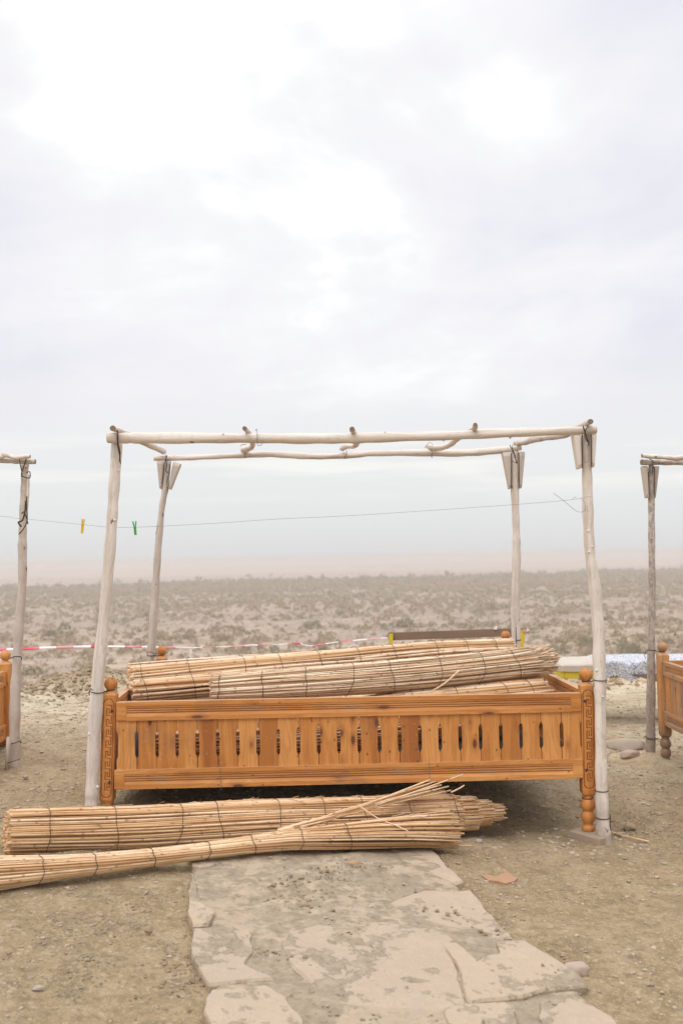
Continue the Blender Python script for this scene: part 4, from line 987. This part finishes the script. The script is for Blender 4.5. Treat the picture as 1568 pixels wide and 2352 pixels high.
# ------------------------------------------------------------------ ground
def axis_coords(a, b, st, lim, g):
    c = list(np.arange(a, b+1e-6, st)); x = c[-1]; d = st
    while x < lim: d *= g; x += d; c.append(x)
    x = c[0]; d = st; lo = []
    while x > -lim: d *= g; x -= d; lo.append(x)
    return np.array(lo[::-1]+c)
gx = axis_coords(-3.6, 3.6, .034, 6000, 1.075); gy = axis_coords(2.6, 12.4, .034, 6000, 1.06)
X, Y_ = np.meshgrid(gx, gy); Zg = H(X, Y_)
# a scrape of dirt heaped against feet of poles and posts
for (fx, fy, s_, hh) in ((p1[-1].x, p1[-1].y, .10, .022), (p2[-1].x, p2[-1].y, .10, .02), (pR[-1].x, pR[-1].y, .12, .03), (pL[-1].x, pL[-1].y, .14, .03), (FLb.x, FLb.y, .09, .02), (xr, 7.1, .1, .02)):
    Zg = Zg + hh*np.exp(-((X-fx)**2+(Y_-fy)**2)/(s_*s_))
ny_, nx_ = X.shape
vs = np.stack([X.ravel(), Y_.ravel(), Zg.ravel()], 1)
ii = np.arange((ny_-1)*(nx_-1)); jj = (ii//(nx_-1))*nx_+ii % (nx_-1)
fc = np.stack([jj, jj+1, jj+nx_+1, jj+nx_], 1)
def np_mesh(name, vs, fc, mats, smooth=True, mi=None):
    me = bpy.data.meshes.new(name); nv, nf, k = len(vs), len(fc), fc.shape[1]
    me.vertices.add(nv); me.vertices.foreach_set('co', vs.astype(np.float32).ravel())
    me.loops.add(nf*k); me.loops.foreach_set('vertex_index', fc.astype(np.int32).ravel())
    me.polygons.add(nf); me.polygons.foreach_set('loop_start', np.arange(0, nf*k, k, dtype=np.int32)); me.polygons.foreach_set('loop_total', np.full(nf, k, dtype=np.int32))
    for m_ in mats: me.materials.append(m_)
    if mi is not None: me.polygons.foreach_set('material_index', mi.astype(np.int32))
    me.polygons.foreach_set('use_smooth', np.full(nf, smooth)); me.update(calc_edges=True); me.validate(); return me
me = np_mesh('ground', vs, fc, [GROUND])
s_ = vs[:, 1]-edge_y(vs[:, 0])
chalk = .42*sstep(-1.9, -.8, s_)*sstep(.5, -.15, s_)*sstep(1.2, -.8, vs[:, 0]) + .38*sstep(5.6, 7.5, vs[:, 1])*sstep(.3, -.4, s_) + .35*sstep(-1.5, -.6, s_)*sstep(.4, -.1, s_)*sstep(.8, 1.6, vs[:, 0])
at_ = me.attributes.new('chalk', 'FLOAT', 'POINT'); at_.data.foreach_set('value', np.clip(chalk, 0, 1).astype(np.float32))
go = bpy.data.objects.new('ground', me); COL.objects.link(go); tag(go, 'dusty beige earth of the hilltop and the scrub plain below', kind='structure')

# ------------------------------------------------------------------ path
def gpt(px, py): p = ground_at(px, py); return p.x, p.y
Lp = [gpt(*q) for q in [(424, 1962), (432, 2003), (437, 2040), (431, 2075), (433, 2110), (446, 2150), (443, 2190), (450, 2225), (468, 2258), (487, 2280), (470, 2312), (474, 2352), (478, 2420), (470, 2560)]]
Rp = [gpt(*q) for q in [(968, 1948), (992, 1972), (1030, 2010), (1060, 2045), (1090, 2080), (1120, 2112), (1150, 2142), (1172, 2168), (1205, 2185), (1245, 2212), (1300, 2250), (1345, 2284), (1400, 2352), (1500, 2560)]]
Ls_ = spline(Lp, 110); Rs_ = spline(Rp, 110); nr = min(len(Ls_), len(Rs_)); nc = 60
# carry the path on under the mats and the bed a little
vs = []
for i in range(nr):
    a = Ls_[i*len(Ls_)//nr]; b = Rs_[i*len(Rs_)//nr]
    ja = .030*float(fbm(a[1]*9, 3.3, 3, 4)); jb = .030*float(fbm(b[1]*9, 7.7, 4, 4))
    for j in range(nc):
        f = j/(nc-1); x = a[0]+ja+(b[0]+jb-a[0]-ja)*f; y = a[1]+(b[1]-a[1])*f
        yn = y+.02*float(vn(x*3, 1.1, 8))
        e = min(f, 1-f)*(nc-1); dz = -.05 if e < .5 else (.010 if e < 1.5 else .018)
        if i == 0: dz = -.03
        vs.append((x, yn, float(Hbase(x, yn))+.6*(h1(x, yn)-float(Hbase(x, yn)))+dz+.004+.010*float(fbm(x*5, yn*5, 77, 4))))
vs = np.array(vs); ii = np.arange((nr-1)*(nc-1)); jj = (ii//(nc-1))*nc+ii % (nc-1)
me = np_mesh('path', vs, np.stack([jj, jj+nc, jj+nc+1, jj+1], 1), [PATH])
po = bpy.data.objects.new('path', me); COL.objects.link(po); tag(po, 'raised flagged path half buried under dust', kind='structure')
def flag(label, px, seed, lift=.029):
    pts = [gpt(*q) for q in px]; n = len(pts); out = []
    for i in range(n):
        a, b = np.array(pts[i]), np.array(pts[(i+1) % n]); L = np.linalg.norm(b-a); k_ = max(1, int(L/.022))
        for j in range(k_):
            q = a+(b-a)*j/k_; nn = np.array([-(b-a)[1], (b-a)[0]])/max(L, 1e-6)
            q = q+nn*(.016*float(fbm(q[0]*11+seed, q[1]*11, seed, 3))) ; out.append(q)
    import bmesh
    c = sum(out)/len(out); bm = bmesh.new()
    z = lambda q: float(Hbase(q[0], q[1]))+lift+.003*float(vn(q[0]*8, q[1]*8, seed))
    top = [bm.verts.new((q[0]-c[0], q[1]-c[1], z(q)-z(c))) for q in out]
    mid = [bm.verts.new(((q-c)*1.03)[0:1].tolist()+((q-c)*1.03)[1:2].tolist()+[z(q)-z(c)-.009]) for q in out]
    bot = [bm.verts.new((q[0]-c[0], q[1]-c[1], z(q)-z(c)-.06)) for q in out]
    bm.faces.new(top)
    m_ = len(out)
    for i in range(m_):
        j = (i+1) % m_; bm.faces.new((top[i], mid[i], mid[j], top[j])); bm.faces.new((mid[i], bot[i], bot[j], mid[j]))
    bmesh.ops.recalc_face_normals(bm, faces=bm.faces)
    me = bpy.data.meshes.new('flagstone'); bm.to_mesh(me); bm.free(); me.materials.append(SLAB)
    o = bpy.data.objects.new('flagstone', me); COL.objects.link(o); o.location = (c[0], c[1], z(c))
    return tag(o, label, 'flagstone', 'flagstones of the path')
flag('large pale flagstone with a notch, lower right, beside a smooth pink stone', [(1021, 2190), (1047, 2185), (1071, 2208), (1097, 2232), (1128, 2214), (1147, 2211), (1147, 2180), (1207, 2180), (1244, 2206), (1296, 2237), (1328, 2258), (1345, 2284), (1270, 2290), (1192, 2308), (1081, 2323), (1068, 2311), (1060, 2258), (1050, 2227)], 1, .032)
flag('long wedge-shaped flagstone on the right edge of the path', [(896, 2091), (935, 2074), (977, 2062), (1030, 2063), (1076, 2060), (1113, 2104), (1172, 2168), (1120, 2172), (1087, 2153), (1039, 2148), (956, 2125)], 2)
flag('flagstone at the top right corner of the path', [(977, 1956), (1008, 1981), (1019, 2002), (1060, 2036), (1045, 2042), (998, 2025), (956, 2007), (919, 2002), (924, 1955)], 3)
flag('flagstone under the front of the reed mats at the head of the path', [(735, 1948), (846, 1946), (968, 1948), (975, 1956), (956, 1972), (840, 1962), (778, 1978), (722, 1974)], 4)
flag('biggest flagstone, in the middle of the path near the bottom', [(650, 2188), (675, 2158), (784, 2130), (793, 2124), (860, 2118), (919, 2130), (975, 2146), (1019, 2160), (1036, 2176), (1021, 2200), (1050, 2250), (1062, 2318), (1015, 2340), (903, 2336), (778, 2326), (700, 2258), (662, 2222)], 5, .029)
flag('tongue-shaped flagstone on the left edge of the path, above the long crack', [(445, 2150), (530, 2148), (575, 2163), (580, 2193), (565, 2233), (590, 2250), (625, 2264), (560, 2270), (482, 2278), (450, 2223), (441, 2185)], 6)
flag('flagstone in the bottom left corner of the path', [(487, 2293), (560, 2288), (610, 2284), (655, 2310), (690, 2362), (700, 2440), (500, 2440), (474, 2340), (470, 2315)], 7, .028)
flag('flagstone cut by the bottom edge right of the middle, nearest the camera', [(1026, 2343), (1060, 2333), (1155, 2325), (1178, 2342), (1200, 2420), (1040, 2420)], 8)
flag('flagstone at the bottom right end of the path', [(1241, 2316), (1312, 2309), (1364, 2327), (1402, 2352), (1450, 2420), (1260, 2420), (1238, 2350)], 9, .024)
flag('small flagstone at the top left of the path beside the twisted mat', [(428, 1982), (452, 1980), (482, 1985), (502, 1998), (480, 2006), (458, 2009), (440, 2003)], 10)
flag('narrow pale flagstone along the left edge of the path', [(437, 2022), (456, 2026), (452, 2060), (462, 2090), (492, 2112), (478, 2138), (446, 2140), (433, 2110), (434, 2070)], 11)

# ------------------------------------------------------------------ stones
def ico(sub=2):
    import bmesh
    bm = bmesh.new(); bmesh.ops.create_icosphere(bm, subdivisions=sub, radius=1)
    v = np.array([q.co[:] for q in bm.verts]); f = np.array([[q.index for q in g.verts] for g in bm.faces]); bm.free(); return v, f
IV, IF = ico(3); IV1, IF1 = ico(1)
def rock(label, px, py, w, h, mat, seed, cat='stone', name='stone', depth=None, flat=False, rot=0.0, sink=.25):
    p = ground_at(px, py); s = p.y/F; W = w*s/2; Hh = h*s/2; D = depth if depth else W*.75
    v = IV.copy(); nz = fbm(v[:, 0]*1.3+seed, v[:, 1]*1.3+v[:, 2]*1.7, seed, 4)
    v = v*(1+.38*nz[:, None]); rs_ = np.random.default_rng(seed)
    for _ in range(9):      # cut facets
        n_ = rs_.normal(size=3); n_ /= np.linalg.norm(n_); d = .66+rs_.uniform(0, .2); q = v@n_-d; v = v-np.outer(np.maximum(q, 0), n_)*.85
    c, sn = math.cos(rot), math.sin(rot); v = v*np.array([W*1.15, D, Hh*1.25]); v = np.stack([v[:, 0]*c-v[:, 1]*sn, v[:, 0]*sn+v[:, 1]*c, v[:, 2]], 1)
    me = np_mesh(name, v, IF, [mat], smooth=not flat); o = bpy.data.objects.new(name, me); COL.objects.link(o)
    on = float(Hbase(p.x, p.y)); o.location = (p.x, p.y, max(on, h1(p.x, p.y))+Hh*(1-sink)); return tag(o, label, cat)
rock('smooth pinkish stone right of the notched flagstone', 1326, 2240, 52, 30, STONEP, 3)
rock('pale wedge-shaped stone lying in front of a flat boulder, left of the right neighbour pole', 1443, 1742, 44, 20, STONEP, 4, flat=True)
rock('broad flat boulder half sunk in the ground behind the wedge-shaped stone', 1440, 1722, 78, 26, STONE, 15, depth=.12, sink=.55)
rock('small rounded pebble on the path left of the clods', 597, 2091, 18, 9, STONE, 6)
rock('small rounded pebble above the wedge-shaped flagstone', 951, 2072, 18, 11, STONE, 7)
rock('small upright pebble left of the biggest flagstone', 638, 2200, 15, 17, STONE, 8)
rock('reddish lump of broken tile on the path under the mats', 812, 2001, 30, 17, TERRA, 9, 'tile shard', 'tile_shard')
rock('white stone on the crest of the hill edge at the left', 251, 1612, 18, 11, WHITES, 10)
rock('pale stone on the rubble behind the bent left pole', 94, 1600, 18, 8, STONE, 11)
rock('rough stone beside the brick under the right front foot', 1328, 1926, 22, 16, STONE, 12, flat=True)
rock('low broken stone behind the foot of the right front pole', 1445, 1912, 30, 18, CLOD, 14, 'clod', 'earth_clod', flat=True)
rock('earth clod left of the foot of the right front pole, close to the brick', 1356, 1940, 16, 8, CLOD, 16, 'clod', 'earth_clod')
rock('reddish stone chip in front of the bent left pole', 60, 1787, 14, 7, STONEP, 17)
rock('small pebble lying right of the loose cane tip', 1100, 1939, 15, 9, STONE, 18)
rock('stone chip near the pale patch right of the path', 1101, 2178+0, 8, 5, STONE, 19)
rock('pale stone beside the mats at the left of the path', 239, 2015, 13, 8, STONE, 20)
rock('flat stone in the lower left corner of the ground', 88, 2275, 24, 12, STONE, 21)
rock('angular clod left of the path in the middle', 342, 2141, 18, 14, CLOD, 22, 'clod', 'earth_clod', flat=True)
rock('angular clod left of the path near the bottom', 442, 2257, 14, 13, CLOD, 23, 'clod', 'earth_clod', flat=True)
def shard():
    px = [(1104, 2003), (1118, 2003), (1140, 2010), (1152, 2005), (1168, 2003), (1175, 2010), (1188, 2018), (1180, 2024), (1160, 2027), (1142, 2020), (1120, 2016)]
    pts = [gpt(*q) for q in px]; mb = MB(); z = max(h1(*q) for q in pts)
    mb.prism([(a, b, z+.006) for a, b in pts], (0, 0, -.02))
    tag(mb.build('tile_shard', [TERRA], origin=(pts[3][0], pts[3][1], z)), 'flat orange terracotta tile shard lying right of the path', 'tile shard')
shard()
# brick under the right front foot
c = ground_at(1345, 1922); bz = max(h1(c.x, c.y), float(Hbase(c.x, c.y))); ft = FRb-wR*.213
mb = MB(); d = V((.55, -.83, 0)).normalized(); q = V((-d.y, d.x, 0)); btop = ft.z-.001; base = V((ft.x-.005, ft.y-.03, btop-.065))
mb.box(base-d*.105-q*.045, d*.21, q*.09, Z*.065+d*.006, 0, .007); mb.v = [tuple(V(v)+V((float(vn(v[0]*30, v[1]*30, 1)), float(vn(v[0]*30, v[2]*30, 2)), 0))*.010) for v in mb.v]
tag(mb.build('brick', [BRICK], origin=base), 'dusty brick set under the right front foot of the middle daybed', 'brick')
# twigs lying about
mb = MB(); a = [ground_at(1392, 1918), ground_at(1430, 1930), ground_at(1490, 1944)]
mb.tube(spline([p+Z*.025 for p in a], 12), [.004]*len(spline(a, 12)), 6); tag(mb.build('twig', [REED], origin=a[0]), 'thin dry twig on the ground right of the front pole', 'twig')
mb = MB(); a = [ground_at(1236, 1858), ground_at(1265, 1862), ground_at(1298, 1872)]
mb.tube(spline([p+Z*.02 for p in a], 12), [.003]*len(spline(a, 12)), 6); tag(mb.build('twig', [REED], origin=a[0]), 'curved dry twig in the shade under the middle daybed', 'twig')

# gravel: uncountable
PL = np.array(Ls_); PR = np.array(Rs_)
def on_flags(x, y):
    xl_ = np.interp(y, PL[::-1, 1], PL[::-1, 0]); xr_ = np.interp(y, PR[::-1, 1], PR[::-1, 0])
    return ((y < min(PL[0, 1], PR[0, 1])) & (x > xl_+.02) & (x < xr_-.02)).astype(float)
def on_path(x, y): return on_flags(x, y) > .5
def scatter(name, label, n, gen, mat, seed, V0, F0, zsq=.6):
    r = np.random.default_rng(seed); x, y, s = gen(r, n); n = len(x); z = H(x, y)+.020*on_flags(x, y)
    nv = len(V0); ang = r.uniform(0, 6.28, n); c, sn = np.cos(ang), np.sin(ang)
    v = np.repeat(V0[None], n, 0)*(1+.35*r.uniform(-1, 1, (n, nv, 1))); v = v*np.stack([s, s*r.uniform(.5, 1, n), s*zsq*r.uniform(.5, 1.1, n)], 1)[:, None]
    vx = v[:, :, 0]*c[:, None]-v[:, :, 1]*sn[:, None]; vy = v[:, :, 0]*sn[:, None]+v[:, :, 1]*c[:, None]
    v = np.stack([vx+x[:, None], vy+y[:, None], v[:, :, 2]+z[:, None]+s[:, None]*.12], 2).reshape(-1, 3)
    f = (F0[None]+(np.arange(n)*nv)[:, None, None]).reshape(-1, 3)
    o = bpy.data.objects.new(name, np_mesh(name, v, f, [mat], smooth=False)); COL.objects.link(o); return tag(o, label, name.replace('_', ' '), kind='stuff')
def g_near(r, n):
    y = 2.7+7.5*r.uniform(0, 1, n)**1.25; x = r.uniform(-.42, .42, n)*y*1.15
    k_ = vn(x*1.7, y*1.7, 71)+vn(x*5, y*5, 72)*.6 > r.uniform(-.65, .5, n)
    k_ &= ~(on_path(x, y) & (r.uniform(0, 1, n) < .75)) & (y < edge_y(x)+.3)
    x, y = x[k_], y[k_]; return x, y, .0026*np.exp(np.minimum(r.exponential(.55, len(x)), 1.75))*np.clip(y/5, .7, 1.5)
scatter('gravel', 'fine gravel and grit strewn over the hilltop', 34000, g_near, GRAVEL, 5, IV1, IF1)
def g_chips(r, n):
    y = r.uniform(5.0, 10.2, n); x = r.uniform(-3.6, 4.2, n); k_ = (y < edge_y(x)+.2)&~on_path(x, y); x, y = x[k_], y[k_]
    return x, y, r.uniform(.008, .022, len(x))
scatter('stone_chips', 'flat pale stone chips scattered behind the daybeds', 2600, g_chips, STONE, 6, IV1, IF1, .35)
def g_berm(r, n):
    x = r.uniform(-6, 7, n); y = edge_y(x)+r.normal(.15, .30, n); return x, y, r.uniform(.005, .017, n)*np.exp(np.minimum(r.exponential(.35, n), 1.2))
scatter('rubble', 'rubble and clods along the hill edge', 7000, g_berm, CLOD, 8, IV1, IF1, .7)
def g_clod(r, n):
    C = [gpt(*q) for q in ((690, 2072), (668, 2078), (715, 2064), (985, 1985), (880, 1975), (1415, 1905), (1450, 1925), (640, 2250), (1080, 2110), (1240, 2200), (430, 2240), (420, 2265), (1360, 1938), (1480, 1895))]
    c_ = r.integers(0, len(C), n); x = np.array([C[i][0] for i in c_])+r.normal(0, .07, n); y = np.array([C[i][1] for i in c_])+r.normal(0, .09, n); return x, y, r.uniform(.003, .012, n)
scatter('clods', 'small crumbled clods of earth in patches on the ground', 700, g_clod, CLOD, 9, IV1, IF1, .8)

def g_crumb(r, n):
    y = 2.7+5.5*r.uniform(0, 1, n)**1.2; x = r.uniform(-.42, .42, n)*y*1.1; q = vn(x*2.3, y*2.3, 171)+.8*vn(x*6, y*6, 172)+.5*vn(x*15, y*15, 173)
    k_ = q > .22+r.uniform(0, .25, n); x, y = x[k_], y[k_]; return x, y, r.uniform(.0022, .0065, len(x))
scatter('crumbs', 'crumbled dark earth lying in patches', 60000, g_crumb, CRUMB, 19, IV1, IF1, .8)
# ------------------------------------------------------------------ shrubs of the plain
def shrub_template(r, nq, flat=.75, leaf=.11, asp=.42):
    th = r.uniform(0, 6.283, nq); cz = r.uniform(0, 1, nq); rad = r.uniform(.55, 1, nq)**.6
    lob = 1+.28*np.sin(3*th+r.uniform(0, 6))+.18*np.sin(5*th+r.uniform(0, 6))
    rr_ = np.sqrt(1-cz**2)*rad*lob*.5; c = np.stack([np.cos(th)*rr_, np.sin(th)*rr_, cz*rad*flat*.55*lob+.02], 1)
    d = c*np.array([1, 1, 1.6])+r.normal(0, .22, (nq, 3)); d /= np.linalg.norm(d, axis=1)[:, None]
    e = np.cross(d, r.normal(0, 1, (nq, 3))); e /= np.linalg.norm(e, axis=1)[:, None]
    l = leaf*r.uniform(.6, 1.4, nq)[:, None]; v = np.stack([c-e*l*asp, c+e*l*asp, c+d*l*1.5+e*l*asp*.3, c+d*l*1.3-e*l*asp*.5], 1)
    return v.reshape(-1, 3)
def quads(n): return np.arange(n*4).reshape(-1, 4)
rb = np.random.default_rng(21)
def dens(x, y):
    """how thick the scrub is at a place of the plain"""
    d = vn(x/22, y/16, 81)+.7*vn(x/7, y/5, 82); base = .62*sstep(150, 260, y)+.10; base = base*sstep(590, 545, y-.30*x+60*vn(x/40, 0*y, 83))+.010*sstep(820, 560, y)
    return base*np.clip(.85+.9*d, .1, 2)
nc_ = 105000; yy = rb.uniform(60, 800, nc_)**1.0; xx = rb.uniform(-1, 1, nc_)*(yy*.46+18)
# uniform per area within a widened wedge
w_ = (yy*.46+18)/(800*.46+18); keep = rb.uniform(0, 1, nc_) < w_*np.minimum(1, dens(xx, yy)*1.2)
# near the foot of the hill the plain is seen from above: add a denser draw
n2 = 6200; y2 = rb.uniform(62, 175, n2); x2 = rb.uniform(-1, 1, n2)*(y2*.46+12); k2 = (vn(x2/9, y2/6, 84)*.35+.3*vn(x2/3, y2/2.5, 85) > rb.uniform(-.25, .50, n2))
x = np.concatenate([xx[keep], x2[k2]]); y = np.concatenate([yy[keep], y2[k2]])
size = rb.uniform(.42, 1.3, len(x))*np.exp(.28*rb.normal(size=len(x)))*(1+.9*sstep(300, 480, y)*rb.uniform(0, 1, len(x)))
green = (vn(x/14, y/9, 91)+.35*rb.normal(size=len(x)) > .28) | ((y > 455) & (rb.uniform(0, 1, len(x)) < .7))
z = H(x, y)

show = size/y*np.where(np.abs(x) < y*.335, 1, 0)
order = np.argsort(-show); ind = order[:300]; rest = order[300:]
NT = 10
tv = [shrub_template(rb, 330, .98, .085) for _ in range(NT)]
meshes = {}
def smesh(k_, g):
    if (k_, g) not in meshes: meshes[(k_, g)] = np_mesh('desert_shrub', tv[k_], quads(330), [SHRUBG if g else SHRUB], smooth=False)
    return meshes[(k_, g)]
for i in ind:
    g = bool(green[i]); o = bpy.data.objects.new('desert_shrub', smesh(int(rb.integers(0, NT)), g)); COL.objects.link(o)
    o.location = (x[i], y[i], z[i]-.03); o.rotation_euler.z = rb.uniform(0, 6.28); s = float(size[i]); o.scale = (s*rb.uniform(.9, 1.3), s*rb.uniform(.9, 1.2), s*rb.uniform(.75, 1.15))
    tag(o, 'low olive-green desert shrub on the plain below the hill' if g else 'low dry grey-brown desert shrub on the plain below the hill', 'shrub', 'green shrubs on the plain' if g else 'dry shrubs on the plain')
t2 = [shrub_template(rb, 56, 1.05, .16, .5) for _ in range(8)]
vs = []; mi = []
for gsel in (False, True):
    sel = rest[green[rest] == gsel]
    for k_ in range(8):
        q = sel[k_::8]; n = len(q)
        if not n: continue
        a = rb.uniform(0, 6.28, n); c, sn = np.cos(a)[:, None], np.sin(a)[:, None]; s = size[q][:, None]
        hs = np.where(y[q] > 450, rb.uniform(.65, 1.35, n), rb.uniform(.7, 1.05, n))[:, None]
        T = t2[k_]; vx = (T[:, 0]*c-T[:, 1]*sn)*s*1.05+x[q][:, None]; vy = (T[:, 0]*sn+T[:, 1]*c)*s*1.0+y[q][:, None]; vz = T[:, 2]*s*hs+z[q][:, None]-.03
        vs.append(np.stack([vx, vy, vz], 2).reshape(-1, 3)); mi.append(np.full(n*56, 1 if gsel else 0))
vs = np.concatenate(vs); mi = np.concatenate(mi)
o = bpy.data.objects.new('scrub', np_mesh('scrub', vs, quads(len(vs)//4), [SHRUB, SHRUBG], False, mi)); COL.objects.link(o)
tag(o, 'far scrub covering the plain down to the pale flats', 'scrub', kind='stuff')
# dry tufts between the shrubs near the hill foot
def tufts(n, seed):
    r = np.random.default_rng(seed); y = r.uniform(60, 230, n); x = r.uniform(-1, 1, n)*(y*.46+12); k_ = vn(x/5, y/4, 95) > r.uniform(-.5, .4, n); x, y = x[k_], y[k_]; n = len(x)
    t = shrub_template(r, 9, .6, .42, .32); s = r.uniform(.12, .42, n)[:, None]; a = r.uniform(0, 6.28, n); c, sn = np.cos(a)[:, None], np.sin(a)[:, None]; z = H(x, y)
    v = np.stack([(t[:, 0]*c-t[:, 1]*sn)*s*1.4+x[:, None], (t[:, 0]*sn+t[:, 1]*c)*s+y[:, None], t[:, 2]*s*.7+z[:, None]-.01], 2).reshape(-1, 3)
    o = bpy.data.objects.new('dry_grass', np_mesh('dry_grass', v, quads(len(v)//4), [SHRUB], False)); COL.objects.link(o); tag(o, 'dry grass tufts between the shrubs', 'grass', kind='stuff')
tufts(26000, 31)

# ------------------------------------------------------------------ haze
mb = MB(); mb.box((-6400, -6400, -13), (12800, 0, 0), (0, 12800, 0), (0, 0, 15.9))
hm = bpy.data.materials.new('dust_haze'); hm.use_nodes = True; t = hm.node_tree; t.nodes.clear()
ov = t.nodes.new('ShaderNodeOutputMaterial'); pv = t.nodes.new('ShaderNodeVolumePrincipled'); t.links.new(pv.outputs[0], ov.inputs['Volume'])
pv.inputs['Color'].default_value = (.79, .757, .722, 1); pv.inputs['Density'].default_value = .00138; pv.inputs['Anisotropy'].default_value = .1
ho = mb.build('haze', [hm]); tag(ho, 'pale dusty haze over the plain', kind='stuff')

# ------------------------------------------------------------------ light
SUN_EL, SUN_AZ = math.radians(52), math.radians(-150)     # behind the photographer, to the left
sun = bpy.data.lights.new('sun', 'SUN'); sun.energy = .9; sun.angle = math.radians(28); sun.color = (1, .96, .90)
so = bpy.data.objects.new('sun', sun); COL.objects.link(so)
sd = V((math.sin(SUN_AZ)*math.cos(SUN_EL), math.cos(SUN_AZ)*math.cos(SUN_EL), math.sin(SUN_EL)))
so.rotation_euler = sd.to_track_quat('Z', 'Y').to_euler(); so.location = (0, 0, 2.5)
w = bpy.data.worlds.new('World'); sc.world = w; w.use_nodes = True
k = N.__new__(N); k.t = w.node_tree; k.L = k.t.links.new
bg = k.t.nodes['Background']; sky = k.n('ShaderNodeTexSky', sky_type='NISHITA'); sky.sun_disc = False
sky.sun_elevation = SUN_EL; sky.sun_rotation = SUN_AZ; sky.dust_density = 4; sky.air_density = 1.2
dr = k.coord('Generated'); dx, dy, dz = k.sep(dr)
dzc = k.math('MAXIMUM', dz, 0.0); inv = k.math('DIVIDE', 1.0, k.math('ADD', dzc, .26))
pc = k.comb(k.math('MULTIPLY', dx, inv), k.math('MULTIPLY', dy, inv), k.math('MULTIPLY', dzc, .5))
n1 = k.noise(k.vadd(pc, (5.3, 1.7, .4)), .85, 5, .52, .5); n2 = k.noise(k.vadd(pc, (2.3, 9.7, 0)), 2.6, 6, .6, .3)
nn = k.math('ADD', k.math('MULTIPLY', n1, .66), k.math('MULTIPLY', n2, .34))
side_ = k.math('MULTIPLY', k.rng(dx, .02, .30), .085)                # cloud thickens to the right
lf = k.math('MULTIPLY', k.rng(dx, -.22, -.32), .07)
nn = k.math('SUBTRACT', k.math('SUBTRACT', nn, side_), lf)
def glow(cx, cz, r, amt):      # thinner cloud letting the light through
    q = k.math('ADD', k.math('POWER', k.math('SUBTRACT', dx, cx), 2.0), k.math('POWER', k.math('SUBTRACT', dz, cz), 2.0))
    return k.math('MULTIPLY', k.rng(k.math('SQRT', q), r, 0.0), amt)
nn = k.math('ADD', nn, k.math('ADD', glow(-.17, .46, .22, .045), k.math('ADD', glow(.17, .405, .085, .045), glow(-.06, .29, .16, .05))))
cl_ = k.ramp(nn, [(.33, (.838, .833, .912)), (.42, (.928, .922, .974)), (.485, (.995, .993, 1.0)), (.55, (1.15, 1.15, 1.15))])
low = k.ramp(dzc, [(0, (.765, .775, .785)), (.035, (.825, .835, .845)), (.075, (.87, .885, .89)), (.125, (.895, .895, .915)), (.2, (.90, .895, .93))])
lowm = k.mix(k.math('MULTIPLY', k.rng(k.noise(k.comb(k.math('MULTIPLY', dx, 3.0), 0.0, k.math('MULTIPLY', dz, 38.0)), 1.0, 4), .47, .62), k.math('MULTIPLY', k.rng(dzc, .05, .085), k.rng(dzc, .14, .10))), low, (.985, .985, .95))
cc = k.mix(k.rng(dzc, .10, .24), lowm, cl_)
gain = k.math('ADD', 1.0, k.math('MULTIPLY', k.rng(dzc, .44, .95), 1.45))
cc = k.mix(1.0, cc, k.comb(gain, gain, gain), 'MULTIPLY')
ten = k.mix(1.0, cc, (10., 10., 10.), 'MULTIPLY')
fin = k.mix(.94, sky.outputs[0], ten)
k.L(fin, bg.inputs['Color']); bg.inputs['Strength'].default_value = .1
for o in bpy.data.objects:
    if '_o' in o: del o['_o']
